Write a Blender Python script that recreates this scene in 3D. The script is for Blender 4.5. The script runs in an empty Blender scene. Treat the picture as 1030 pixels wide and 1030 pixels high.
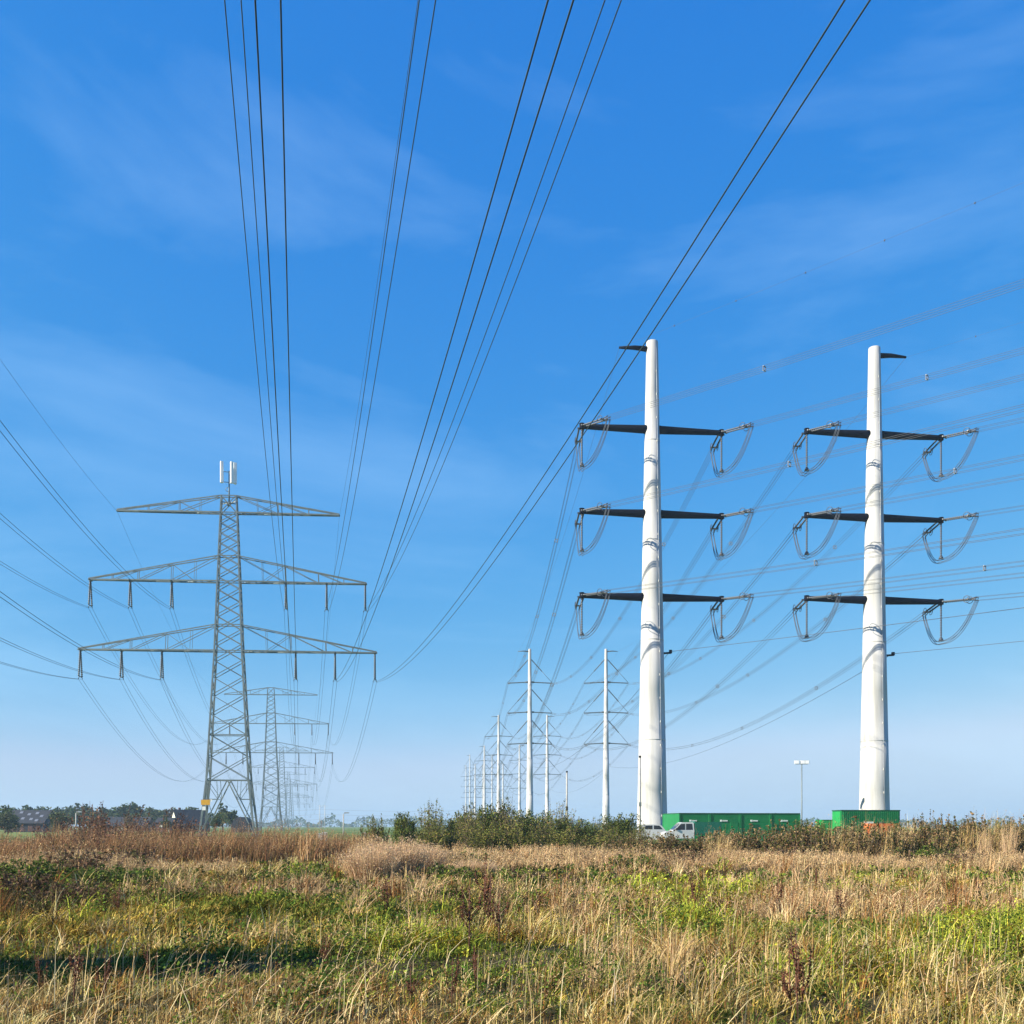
import bpy, math, random
import numpy as np
from mathutils import Vector, Matrix

R = math.radians
C = bpy.context.scene.collection
rnd = random.Random(7)
rng = np.random.default_rng(11)

# ------------------------------------------------------------------ camera, light, sky
F, U0, V0, H = 1001.0, 515.0, 829.0, 1.7          # focal length in photo pixels, horizon, eye height
cd = bpy.data.cameras.new('camera'); cam = bpy.data.objects.new('camera', cd); C.objects.link(cam)
cam.location = (0, 0, H); cam.rotation_euler = (R(90), 0, 0)
cd.sensor_width = 36; cd.lens = 36 * F / 1030; cd.shift_y = (V0 + 2 - 515) / 1030
cd.clip_start = 0.1; cd.clip_end = 12000
bpy.context.scene.camera = cam

SUN_AZ, SUN_EL = 70.0, 29.0                        # azimuth: degrees left of straight behind the camera
sdir = Vector((-math.sin(R(SUN_AZ)) * math.cos(R(SUN_EL)), -math.cos(R(SUN_AZ)) * math.cos(R(SUN_EL)), math.sin(R(SUN_EL))))
sd = bpy.data.lights.new('sun', 'SUN'); sun = bpy.data.objects.new('sun', sd); C.objects.link(sun)
sd.energy = 5.0; sd.angle = R(0.5); sd.color = (1.0, 0.91, 0.75)
sun.rotation_euler = sdir.to_track_quat('Z', 'Y').to_euler()

world = bpy.data.worlds.new('World'); bpy.context.scene.world = world; world.use_nodes = True
nt = world.node_tree; bg = nt.nodes['Background']
sky = nt.nodes.new('ShaderNodeTexSky'); sky.sky_type = 'NISHITA'; sky.sun_disc = False
sky.sun_elevation = R(SUN_EL); sky.sun_rotation = R(180 + SUN_AZ)
sky.air_density = 1.0; sky.dust_density = 0.35; sky.ozone_density = 3.0; sky.altitude = 0
# the clear blue of the day: one gain and gamma per colour channel of the sky texture
spl = nt.nodes.new('ShaderNodeSeparateColor'); cmb = nt.nodes.new('ShaderNodeCombineColor'); nt.links.new(sky.outputs[0], spl.inputs[0])
def mth(op, a, b_):
    n_ = nt.nodes.new('ShaderNodeMath'); n_.operation = op; nt.links.new(a, n_.inputs[0])
    if isinstance(b_, (int, float)): n_.inputs[1].default_value = b_
    else: nt.links.new(b_, n_.inputs[1])
    n_.inputs[2].default_value = .6
    return n_.outputs[0]
chan = {ch: mth('MULTIPLY', mth('POWER', spl.outputs[ch], gam), gain) for ch, gain, gam in (('Red', .27, 1.80), ('Green', 1.28, .75), ('Blue', 4.12, .22))}
gr = mth('SMOOTH_MIN', chan['Green'], mth('MULTIPLY', chan['Blue'], .80)); rd = mth('SMOOTH_MIN', chan['Red'], mth('MULTIPLY', gr, .76))
nt.links.new(rd, cmb.inputs['Red']); nt.links.new(gr, cmb.inputs['Green']); nt.links.new(chan['Blue'], cmb.inputs['Blue'])
tc = nt.nodes.new('ShaderNodeTexCoord'); mp = nt.nodes.new('ShaderNodeMapping')
mp.inputs['Scale'].default_value = (1.0, 1.5, 4.0); mp.inputs['Rotation'].default_value = (R(-3), R(-14), R(20)); mp.inputs['Location'].default_value = (2.0665, 1.5477, -.4766)
nz = nt.nodes.new('ShaderNodeTexNoise'); nz.inputs['Scale'].default_value = 1.5; nz.inputs['Detail'].default_value = 10
nz.inputs['Roughness'].default_value = 0.58; nz.inputs['Distortion'].default_value = 0.6
rp = nt.nodes.new('ShaderNodeValToRGB'); rp.color_ramp.elements[0].position = 0.49; rp.color_ramp.elements[1].position = 0.84
rp.color_ramp.elements[1].color = (0.19, 0.19, 0.19, 1)
mx = nt.nodes.new('ShaderNodeMixRGB'); mx.inputs['Color2'].default_value = (6.4, 9.2, 11.6, 1)
nt.links.new(tc.outputs['Generated'], mp.inputs[0]); nt.links.new(mp.outputs[0], nz.inputs['Vector'])
nt.links.new(nz.outputs[0], rp.inputs[0]); nt.links.new(rp.outputs[0], mx.inputs['Fac'])
nt.links.new(cmb.outputs[0], mx.inputs['Color1']); nt.links.new(mx.outputs[0], bg.inputs['Color'])
bg.inputs['Strength'].default_value = 0.0675

vs = bpy.context.scene.view_settings
vs.view_transform = 'Standard'; vs.look = 'None'; vs.gamma = 1; vs.exposure = 1.1
cy = bpy.context.scene.cycles
cy.max_bounces = 6; cy.diffuse_bounces = 3; cy.transmission_bounces = 3; cy.volume_bounces = 0
cy.use_denoising = True; cy.denoiser = 'OPENIMAGEDENOISE'; cy.denoising_input_passes = 'RGB_ALBEDO_NORMAL'

# ------------------------------------------------------------------ helpers
def PX(u, Y): return (u - U0) / F * Y
def PZ(v, Y): return H + (V0 - v) / F * Y

def link_mesh(name, me, mat, parent=None):
    o = bpy.data.objects.new(name, me); C.objects.link(o)
    if mat is not None:
        for m in (mat if isinstance(mat, (list, tuple)) else [mat]): me.materials.append(m)
    if parent is not None: o.parent = parent
    return o

def tag(o, label=None, cat=None, group=None, kind=None):
    if label: o['label'] = label
    if cat: o['category'] = cat
    if group: o['group'] = group
    if kind: o['kind'] = kind
    return o

def thing(name, label, cat, loc=(0, 0, 0), rz=0.0, group=None):
    o = bpy.data.objects.new(name, None); C.objects.link(o)
    o.location = loc; o.rotation_euler = (0, 0, rz); o.empty_display_size = 0.3
    return tag(o, label, cat, group)

def copy_tree(o, parent=None):
    c = o.copy(); C.objects.link(c)
    if parent is not None: c.parent = parent
    for ch in list(o.children): copy_tree(ch, c)
    return c

class MB:
    """collects shapes for one mesh"""
    def __init__(s): s.v = []; s.f = []; s.m = []; s.mi = 0; s.sm = []
    def _add(s, vs_, fs, smooth=False):
        b = len(s.v); s.v += [tuple(p) for p in vs_]
        for f in fs: s.f.append(tuple(i + b for i in f)); s.m.append(s.mi); s.sm.append(smooth)
    def box(s, c, d, rz=0.0):
        x, y, z = d[0] / 2, d[1] / 2, d[2] / 2
        co, si = math.cos(rz), math.sin(rz); vs_ = []
        for (a, b, e) in ((-1,-1,-1),(1,-1,-1),(1,1,-1),(-1,1,-1),(-1,-1,1),(1,-1,1),(1,1,1),(-1,1,1)):
            px, py = a * x, b * y
            vs_.append((c[0] + px * co - py * si, c[1] + px * si + py * co, c[2] + e * z))
        s._add(vs_, ((3,2,1,0),(4,5,6,7),(0,1,5,4),(1,2,6,5),(2,3,7,6),(3,0,4,7)))
        return s
    def tube(s, p0, p1, r0, r1=None, n=8, caps=True):
        if r1 is None: r1 = r0
        return s.path([p0, p1], [r0, r1], n, caps)
    def bar(s, p0, p1, w): return s.path([p0, p1], [w * .7071] * 2, 4, True, smooth=False)
    def path(s, pts, rs, n=6, caps=True, smooth=True):
        pts = [Vector(p) for p in pts]
        if not hasattr(rs, '__len__'): rs = [rs] * len(pts)
        vs_ = []; N = len(pts)
        for i, p in enumerate(pts):
            d = (pts[min(i + 1, N - 1)] - pts[max(i - 1, 0)])
            d = d.normalized() if d.length > 1e-9 else Vector((0, 0, 1))
            up = Vector((0, 0, 1)) if abs(d.z) < .92 else Vector((0, 1, 0))
            a = d.cross(up).normalized(); b = a.cross(d)
            for k in range(n):
                t = 2 * math.pi * (k + .5) / n
                vs_.append(p + a * (math.cos(t) * rs[i]) + b * (math.sin(t) * rs[i]))
        fs = []
        for i in range(N - 1):
            for k in range(n):
                k2 = (k + 1) % n
                fs.append((i * n + k, i * n + k2, (i + 1) * n + k2, (i + 1) * n + k))
        s._add(vs_, fs, smooth and n > 4)
        if caps:
            b = len(s.v) - N * n
            s.f.append(tuple(b + k for k in range(n))[::-1]); s.m.append(s.mi); s.sm.append(False)
            e = b + (N - 1) * n
            s.f.append(tuple(e + k for k in range(n))); s.m.append(s.mi); s.sm.append(False)
        return s
    def lathe(s, base, prof, n=24):                      # prof: (z, r) from below to above
        vs_ = [(base[0] + r * math.cos(2 * math.pi * k / n), base[1] + r * math.sin(2 * math.pi * k / n), base[2] + z)
               for z, r in prof for k in range(n)]
        fs = [(i * n + k, i * n + (k + 1) % n, (i + 1) * n + (k + 1) % n, (i + 1) * n + k)
              for i in range(len(prof) - 1) for k in range(n)]
        b = len(s.v); s._add(vs_, fs, True)
        e = b + (len(prof) - 1) * n
        s.f.append(tuple(e + k for k in range(n))); s.m.append(s.mi); s.sm.append(False)
        return s
    def prism(s, poly, y0, y1, M=None):                  # polygon in (x, z) drawn out along y
        n = len(poly)
        vs_ = [Vector((x, y0, z)) for x, z in poly] + [Vector((x, y1, z)) for x, z in poly]
        if M is not None: vs_ = [M @ p for p in vs_]
        s._add(vs_, [tuple(range(n)), tuple(range(2 * n - 1, n - 1, -1))] + [(i, i + n, (i + 1) % n + n, (i + 1) % n) for i in range(n)])
        return s
    def mesh(s, name):
        me = bpy.data.meshes.new(name); me.from_pydata(s.v, [], s.f)
        me.polygons.foreach_set('material_index', s.m); me.polygons.foreach_set('use_smooth', s.sm); me.update()
        return me
    def build(s, name, mat, parent=None): return link_mesh(name, s.mesh(name), mat, parent)

def np_mesh(name, verts, tris, cols=None):
    me = bpy.data.meshes.new(name)
    me.vertices.add(len(verts)); me.vertices.foreach_set('co', np.ascontiguousarray(verts, np.float32).ravel())
    n = len(tris)
    me.loops.add(n * 3); me.loops.foreach_set('vertex_index', np.ascontiguousarray(tris, np.int32).ravel())
    me.polygons.add(n); me.polygons.foreach_set('loop_start', np.arange(0, n * 3, 3, dtype=np.int32))
    me.update(calc_edges=True)
    if cols is not None:
        a = me.attributes.new('tint', 'FLOAT_COLOR', 'POINT')
        c4 = np.ones((len(verts), 4), np.float32); c4[:, :3] = cols
        a.data.foreach_set('color', c4.ravel())
    return me

# ------------------------------------------------------------------ materials
def mat_new(name):
    m = bpy.data.materials.new(name); m.use_nodes = True
    return m, m.node_tree, m.node_tree.nodes['Principled BSDF']

def mat_plain(name, col, rough=.6, metal=0.0, var=.15, scale=3.0, spec=.4, stretch=(1, 1, 1)):
    m, t, b = mat_new(name)
    tcn = t.nodes.new('ShaderNodeTexCoord'); mpn = t.nodes.new('ShaderNodeMapping'); mpn.inputs['Scale'].default_value = stretch
    n = t.nodes.new('ShaderNodeTexNoise'); n.inputs['Scale'].default_value = scale; n.inputs['Detail'].default_value = 5
    r = t.nodes.new('ShaderNodeValToRGB')
    r.color_ramp.elements[0].position = .3; r.color_ramp.elements[1].position = .7
    r.color_ramp.elements[0].color = [c * (1 - var) for c in col] + [1]
    r.color_ramp.elements[1].color = [min(1, c * (1 + var)) for c in col] + [1]
    t.links.new(tcn.outputs['Object'], mpn.inputs[0]); t.links.new(mpn.outputs[0], n.inputs['Vector'])
    t.links.new(n.outputs[0], r.inputs[0]); t.links.new(r.outputs[0], b.inputs['Base Color'])
    b.inputs['Roughness'].default_value = rough; b.inputs['Metallic'].default_value = metal
    b.inputs['Specular IOR Level'].default_value = spec
    return m

def mat_leaf(name, trans=.3):
    m = bpy.data.materials.new(name); m.use_nodes = True; t = m.node_tree
    for n in list(t.nodes): t.nodes.remove(n)
    out = t.nodes.new('ShaderNodeOutputMaterial'); at = t.nodes.new('ShaderNodeAttribute'); at.attribute_name = 'tint'
    d = t.nodes.new('ShaderNodeBsdfDiffuse'); tr = t.nodes.new('ShaderNodeBsdfTranslucent'); mxn = t.nodes.new('ShaderNodeMixShader')
    mxn.inputs[0].default_value = trans
    t.links.new(at.outputs['Color'], d.inputs[0]); t.links.new(at.outputs['Color'], tr.inputs[0])
    t.links.new(d.outputs[0], mxn.inputs[1]); t.links.new(tr.outputs[0], mxn.inputs[2]); t.links.new(mxn.outputs[0], out.inputs[0])
    return m

LEAF = mat_leaf('foliage', .2); GRASS = mat_leaf('grass_blades', .13)
GALV = mat_plain('galvanised_steel', (.155, .185, .185), .55, .25, .2, 1.2)
DKST = mat_plain('dark_painted_steel', (.0035, .005, .012), .75, 0, .2, 2, .1)
WHITE = None
JUMP = mat_plain('jumper_cable', (.065, .08, .105), .6, .2, .2, 3)
GLASSI = mat_plain('dark_insulator', (.045, .055, .06), .3, 0, .2, 6)
PALEI = mat_plain('composite_insulator', (.06, .068, .085), .4, 0, .2, 6)
ALU = mat_plain('weathered_aluminium', (.30, .32, .35), .5, .5, .15, 4)
WIRE = mat_plain('conductor_metal', (.035, .062, .070), .6, .2, .2, 2)
WIREP = mat_plain('conductor_grey', (.075, .082, .095), .6, .2, .2, 2)
BARK = mat_plain('bark', (.10, .075, .055), .9, 0, .35, 8)
PANEL = mat_plain('antenna_white', (.80, .80, .78), .45, 0, .05, 2)
GREEN = mat_plain('green_cabin_paint', (.008, .165, .048), .5, 0, .10, 1.5)
GREEN2 = mat_plain('light_green_paint', (.014, .26, .06), .5, 0, .10, 1.5)
GREEND = mat_plain('dark_green_paint', (.005, .075, .026), .5, 0, .12, 1.5)
TEAL = mat_plain('teal_dropside_paint', (.006, .10, .065), .5, 0, .12, 1.5)
ORANGE = mat_plain('orange_paint', (.50, .10, .015), .5, 0, .12, 2)
VEHW = mat_plain('white_vehicle_paint', (.50, .51, .52), .3, 0, .04, 2)
DARKG = mat_plain('dark_glass', (.02, .025, .03), .08, 0, .1, 1, .6)
RUBBER = mat_plain('rubber', (.02, .02, .02), .8, 0, .2, 6)
PLASTK = mat_plain('black_plastic', (.02, .02, .022), .6, 0, .2, 6)
SIGNY = mat_plain('yellow_sign', (.62, .32, .02), .5, 0, .08, 4)
LENS = mat_plain('lamp_lens', (.85, .86, .85), .2, 0, .03, 3)
ROOFD = mat_plain('dark_roof_sheet', (.022, .024, .032), .85, 0, .3, 1.5)
BRICK = mat_plain('red_brick', (.10, .045, .035), .85, 0, .3, 2)
CREAM = mat_plain('cream_render', (.62, .60, .50), .8, 0, .08, 2)
CONC = mat_plain('concrete', (.36, .35, .33), .85, 0, .15, 2)
SKYL = mat_plain('skylight_sheet', (.17, .18, .21), .4, 0, .1, 2)

def mat_pole():
    m, t, b = mat_new('white_pole_paint')
    tcn = t.nodes.new('ShaderNodeTexCoord'); mpn = t.nodes.new('ShaderNodeMapping'); mpn.inputs['Scale'].default_value = (1.2, 1.2, .10)
    n = t.nodes.new('ShaderNodeTexNoise'); n.inputs['Scale'].default_value = 1.4; n.inputs['Detail'].default_value = 6
    r = t.nodes.new('ShaderNodeValToRGB'); r.color_ramp.elements[0].position = .30; r.color_ramp.elements[1].position = .56
    r.color_ramp.elements[0].color = (.34, .335, .315, 1); r.color_ramp.elements[1].color = (.47, .467, .45, 1)
    t.links.new(tcn.outputs['Object'], mpn.inputs[0]); t.links.new(mpn.outputs[0], n.inputs['Vector'])
    t.links.new(n.outputs[0], r.inputs[0]); t.links.new(r.outputs[0], b.inputs['Base Color'])
    b.inputs['Roughness'].default_value = .75; b.inputs['Specular IOR Level'].default_value = .2
    return m
WHITE = mat_pole()

# ------------------------------------------------------------------ numpy noise and ground
_tab = np.random.default_rng(3).random((4, 256, 256))
def vnoise(x, y, k=0):
    xi = np.floor(x).astype(int); yi = np.floor(y).astype(int); fx = x - xi; fy = y - yi
    fx = fx * fx * (3 - 2 * fx); fy = fy * fy * (3 - 2 * fy); T = _tab[k % 4]
    g = lambda a, b: T[(xi + a + 37 * k) & 255, (yi + b + 61 * k) & 255]
    return (g(0,0) * (1-fx) + g(1,0) * fx) * (1-fy) + (g(0,1) * (1-fx) + g(1,1) * fx) * fy
def fbm(x, y, k=0, o=4):
    s = 0; a = .5; tot = 0
    for i in range(o):
        s = s + a * vnoise(x * 2**i, y * 2**i, k + i); tot += a; a *= .5
    return s / tot
def gz(x, y):
    x = np.asarray(x, float); y = np.asarray(y, float)
    fade = np.clip((100 - np.hypot(x, y)) / 40, 0, 1)
    return ((fbm(x * .16 + 9, y * .16 + 4, 1) - .5) * .34 + (fbm(x * .9, y * .9, 2) - .5) * .10) * fade

gx = np.sinh(np.linspace(-6.2, 6.2, 281)) ; gx = gx / gx[-1] * 2500
gyp = np.sinh(np.linspace(0, 6.6, 260)); gyp = gyp / gyp[-1] * 4250
gy = np.concatenate([-(np.sinh(np.linspace(0, 4, 50))[::-1] / np.sinh(4) * 260)[:-1], gyp])
GX, GY = np.meshgrid(gx, gy)
gv = np.stack([GX.ravel(), GY.ravel(), gz(GX, GY).ravel()], 1)
nx_, ny_ = len(gx), len(gy)
ii = (np.arange(ny_ - 1)[:, None] * nx_ + np.arange(nx_ - 1)[None]).ravel()
gt = np.concatenate([np.stack([ii, ii + 1, ii + nx_ + 1], 1), np.stack([ii, ii + nx_ + 1, ii + nx_], 1)])
gm, t, b = mat_new('field_ground')
geo = t.nodes.new('ShaderNodeNewGeometry'); sep = t.nodes.new('ShaderNodeSeparateXYZ'); t.links.new(geo.outputs['Position'], sep.inputs[0])
n1 = t.nodes.new('ShaderNodeTexNoise'); n1.inputs['Scale'].default_value = .5; n1.inputs['Detail'].default_value = 8
n2 = t.nodes.new('ShaderNodeTexNoise'); n2.inputs['Scale'].default_value = .012; n2.inputs['Detail'].default_value = 4
t.links.new(geo.outputs['Position'], n1.inputs['Vector']); t.links.new(geo.outputs['Position'], n2.inputs['Vector'])
r1 = t.nodes.new('ShaderNodeValToRGB')
r1.color_ramp.elements[0].position = .35; r1.color_ramp.elements[0].color = (.028, .022, .011, 1)
r1.color_ramp.elements[1].position = .68; r1.color_ramp.elements[1].color = (.085, .07, .03, 1)
r2 = t.nodes.new('ShaderNodeValToRGB')
r2.color_ramp.elements[0].position = .38; r2.color_ramp.elements[0].color = (.075, .13, .030, 1)
r2.color_ramp.elements[1].position = .62; r2.color_ramp.elements[1].color = (.16, .20, .055, 1)
mr = t.nodes.new('ShaderNodeMapRange'); mr.inputs[1].default_value = 66; mr.inputs[2].default_value = 84
mxg = t.nodes.new('ShaderNodeMixRGB')
t.links.new(n1.outputs[0], r1.inputs[0]); t.links.new(n2.outputs[0], r2.inputs[0]); t.links.new(sep.outputs['Y'], mr.inputs[0])
t.links.new(mr.outputs[0], mxg.inputs[0]); t.links.new(r1.outputs[0], mxg.inputs[1]); t.links.new(r2.outputs[0], mxg.inputs[2])
t.links.new(mxg.outputs[0], b.inputs['Base Color']); b.inputs['Roughness'].default_value = .95; b.inputs['Specular IOR Level'].default_value = .1
ground = link_mesh('ground', np_mesh('ground', gv, gt), gm); tag(ground, kind='structure')

# ------------------------------------------------------------------ the air
hz = MB().box((0, 2000, 32), (5200, 4640, 68))
hm = bpy.data.materials.new('haze'); hm.use_nodes = True; ht = hm.node_tree
for n in list(ht.nodes): ht.nodes.remove(n)
ho = ht.nodes.new('ShaderNodeOutputMaterial'); hv = ht.nodes.new('ShaderNodeVolumePrincipled')
hv.inputs['Color'].default_value = (.56, .79, .98, 1); hv.inputs['Density'].default_value = .00026; hv.inputs['Anisotropy'].default_value = .1
ht.links.new(hv.outputs[0], ho.inputs['Volume'])
haze = hz.build('haze', hm); tag(haze, kind='stuff')

# ------------------------------------------------------------------ lattice pylons
WPROF = [(0, 8.9), (9.3, 6.8), (30.7, 4.45), (42.2, 3.6), (53.6, 2.7), (56.4, 2.45)]
def bw(z):
    for (a, wa), (b_, wb) in zip(WPROF, WPROF[1:]):
        if z <= b_: return wa + (wb - wa) * (z - a) / (b_ - a)
    return WPROF[-1][1]
ARMS = [('top', 53.6, 56.4, 18.1), ('mid', 42.2, 46.4, 22.6), ('low', 30.7, 35.0, 24.3)]
INS = {'mid': (9.3, 16.0, 22.4), 'low': (10.9, 17.4, 24.0)}
INSL = {'mid': 4.7, 'low': 4.9}

def insulator(mb, p0, p1, r=.13, n=14, sides=7):
    p0, p1 = Vector(p0), Vector(p1); pts = []; rs = []
    for i in range(n):
        for k, f in ((.05, .45), (.5, 1.0), (.95, .45)):
            pts.append(p0.lerp(p1, (i + k) / n)); rs.append(r * f)
    mb.path(pts, rs, sides)

def make_lattice():
    root = thing('lattice_pylon', None, 'pylon')
    DY = .4
    cor = lambda z, sx, sy: Vector((sx * bw(z) / 2, sy * bw(z) / 2 * DY, z))
    for sx in (-1, 1):
        for sy in (-1, 1):
            m = MB(); zs = [p[0] for p in WPROF]
            m.path([cor(z, sx, sy) for z in zs], [.21, .20, .17, .15, .12, .11], 4, True, False)
            m.box((sx * 4.45, sy * 4.45 * DY, .1), (.9, .9, .7))
            m.build('leg', GALV, root)
    m = MB()
    faces = [((-1, -1), (1, -1)), ((1, -1), (1, 1)), ((1, 1), (-1, 1)), ((-1, 1), (-1, -1))]
    levels = [9.3]
    while levels[-1] < 53.0: levels.append(levels[-1] + bw(levels[-1]) * .58)
    k = 44.3 / (levels[-1] - 9.3); levels = [9.3 + (z - 9.3) * k for z in levels] + [56.4]
    for (a, c) in faces:
        for z0, z1 in zip(levels, levels[1:]):
            m.bar(cor(z0, *a), cor(z1, *c), .115); m.bar(cor(z0, *c), cor(z1, *a), .115)
        for z in (9.3, levels[2], 30.7, 35.0, 42.2, 46.4, 53.6, 56.4): m.bar(cor(z, *a), cor(z, *c), .14)
        mid = (cor(9.3, *a) + cor(9.3, *c)) / 2
        for e in (a, c):                                   # inverted-V foot bracing with its small members
            foot = cor(.3, *e); m.bar(mid, foot, .17)
            for f in (.35, .68):
                q = mid.lerp(foot, f); zl = q.z; leg = cor(zl, *e)
                m.bar(q, leg, .09)
                m.bar(q, cor(min(zl + 2.8, 9.2), *e), .08)
            m.bar(mid.lerp(foot, .35), cor(9.3, *e).lerp(mid, .5), .08)
    m.build('bracing', GALV, root)
    for nm, zb, zt, a in ARMS:
        m = MB()
        for s in (-1, 1):
            hb, ht_ = bw(zb) / 2, bw(zt) / 2
            tip = lambda sy: Vector((s * a, sy * .22, zb))
            B = lambda f, sy: Vector((s * hb, sy * hb * DY, zb)).lerp(tip(sy), f)
            T_ = lambda f, sy: Vector((s * ht_, sy * ht_ * DY, zt)).lerp(tip(sy) + Vector((0, 0, .18)), f)
            for sy in (-1, 1):
                m.bar(B(0, sy), B(1, sy), .22); m.bar(T_(0, sy), T_(1, sy), .15)
                fr = (.36, .62, .82) if nm != 'top' else (.4, .7)
                prev = 0
                for i, f in enumerate(fr):
                    m.bar(B(f, sy), T_(f, sy), .09)
                    m.bar(T_(prev, sy) if i == 0 else T_(prev, sy), B(f, sy), .09)
                    if i == 0: m.bar(B(f * .5, sy), T_(f, sy), .07); m.bar(B(f * .5, sy), T_(f * .5, sy), .06)
                    prev = f
            fs = [i / 8 for i in range(9)]
            for i in range(8):
                m.bar(B(fs[i], -1 if i % 2 else 1), B(fs[i + 1], 1 if i % 2 else -1), .08)
                if i: m.bar(B(fs[i], -1), B(fs[i], 1), .08)
            m.bar(B(1, -1), B(1, 1), .2)
            for q in INS.get(nm, ()):
                m.bar((s * q, -.9, zb - .05), (s * q, .9, zb - .05), .13)
        m.build('crossarm', GALV, root)
        for s in (-1, 1):
            for q in INS.get(nm, ()):
                m = MB(); zi = zb - INSL[nm]
                for sy in (-1, 1):
                    insulator(m, (s * q, sy * .12, zb - .15), (s * q, sy * .72, zi + .45), .19)
                m.bar((s * q, -.8, zi + .42), (s * q, .8, zi + .42), .12); m.path([(s * q - .34, 0, zi + .02), (s * q - .2, 0, zi + .42), (s * q + .2, 0, zi + .42), (s * q + .34, 0, zi + .02)], .06, 5)
                m.build('insulator', GLASSI, root)
    return root

T1 = (-46.9, 165.0)
TOW = [T1, (-95.2, 393.0), (-159.0, 687.0), (-224.5, 1000.0), (-290.5, 1310.0)]
TNAME = ['grey steel lattice pylon carrying antenna panels on its top, nearest of its row',
         'second lattice pylon of the row, seen just right of the tower with antennas',
         'third lattice pylon of the row, half hidden behind the second one',
         'fourth lattice pylon in the row, small and pale in the haze',
         'farthest lattice pylon of the row, faint blue in the haze']
lat0 = make_lattice()
lattice = []
for i, (x, y) in enumerate(TOW):
    o = lat0 if i == 0 else copy_tree(lat0)
    o.location = (x, y, 0); o.rotation_euler = (0, 0, R(4)); o['label'] = TNAME[i]; o['group'] = 'lattice pylons in a row'
    lattice.append(o)
# antenna mast, name plate on the nearest
m = MB().tube((0, 0, 55.2), (0, 0, 60.6), .13, .10, 8).tube((0, 0, 54.8), (0, 0, 55.4), .3, .3, 8)
m.bar((-1.2, -.6, 55.3), (1.2, .6, 55.3), .14); m.bar((-1.2, .6, 55.3), (1.2, -.6, 55.3), .14)
am = m.build('antenna_mast', GALV, lat0)
for (dx, dy, zz) in ((-1.15, -.2, 60.3), (.55, -.7, 60.1), (.85, .55, 60.4)):
    m = MB()
    n_ = Vector((dx, dy, 0)).normalized(); a = math.atan2(n_.y, n_.x)
    pr = [(-.26, -.14), (.14, -.28), (.26, -.16), (.26, .16), (.14, .28), (-.26, .14)]
    co, si = math.cos(a), math.sin(a)
    vs_ = []
    for z in (zz - 1.75, zz + 1.75):
        for (p, q) in pr: vs_.append((dx + p * co - q * si, dy + p * si + q * co, z))
    m._add(vs_, [tuple(range(5, -1, -1)), tuple(range(6, 12))] + [(i, (i + 1) % 6, (i + 1) % 6 + 6, i + 6) for i in range(6)])
    pn = m.build('antenna_panel', PANEL, am)
    m = MB()
    for z in (zz - 1.6, zz + .1): m.bar((0, 0, z), (dx * .85, dy * .85, z), .09)
    m.bar((dx * .8, dy * .8, zz - 1.7), (dx * .8, dy * .8, zz + .2), .08)
    m.build('bracket', GALV, am)
MB().path([(.32 * math.cos(t) - .25, 0, 59.0 - 1.5 + .32 * math.sin(t)) for t in np.linspace(0, 6.28, 14)], .05, 6).build('ring', GALV, am)
m = MB().box((-3.3, -2.3, 5.6), (1.45, .06, .85)); sp = m.build('number_plate', SIGNY, lat0)
MB().box((-2.45, -2.28, 5.9), (.4, .05, .35)).build('warning_plate', PANEL, lat0)
MB().box((-3.55, -2.35, 4.6), (.55, .06, .6)).build('warning_plate', PANEL, lat0)

# ------------------------------------------------------------------ white tubular poles
def shaft_mesh(h, rb, rt, mb):
    prof = []
    joints = [h * f for f in (.2, .4, .6, .8)]
    zs = sorted([0.0, .35, .36] + [h * i / 10 for i in range(1, 11)] + [j for j in joints])
    rad = lambda z: rb + (rt - rb) * (z / h) ** .92
    for z in zs: prof.append((z, rad(z)))
    out = [(0, rb * 1.12), (.30, rb * 1.12), (.34, rad(.34))]
    for z, r in prof:
        if z < .5: continue
        out.append((z, r))
    out += [(h + .06, rt * .9), (h + .1, rt * .3)]
    mb.lathe((0, 0, 0), out, 40)
    for j in joints: mb.lathe((0, 0, j - .05), [(0, rad(j) + .002), (.02, rad(j) + .025), (.09, rad(j) + .025), (.11, rad(j) - .004)], 40)
    return rad

AD = Vector((math.cos(R(6.5)), math.sin(R(6.5)), 0))              # along the arms of the tension poles
FWD = Vector((.66, -.751, 0)).normalized()                       # line towards the viewer's right
P1 = [Vector((PX(656, 124), 124, 0)), Vector((PX(879.5, 125.6), 125.6, 0))]
P2 = [Vector((PX(532.9, 339), 339, 0)), Vector((PX(609.6, 339), 339, 0))]
P3 = [Vector((PX(501.6, 541), 541, 0)), Vector((PX(550.4, 540), 540, 0))]
P4 = [Vector((PX(487.3, 745), 745, 0)), Vector((PX(522.6, 738), 738, 0))]
P5 = [Vector((PX(478, 967), 967, 0)), Vector((PX(506, 967), 967, 0))]
P6 = [Vector((PX(472.6, 1200), 1200, 0)), Vector((PX(495, 1200), 1200, 0))]
P7 = [Vector((PX(468.7, 1440), 1440, 0)), Vector((PX(485.5, 1440), 1440, 0))]
LEV = [49.4 + H - .0, 38.9 + H, 28.5 + H]
LEV2 = [50.4, 40.2, 29.6]
AL, AL2, TOPZ = 8.9, 7.6, 62.0
SL = 4.6                                                        # tension string length
LN = ['top', 'middle', 'lowest']; SN = {-1: 'left', 1: 'right'}; PN = ['left', 'right']

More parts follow.
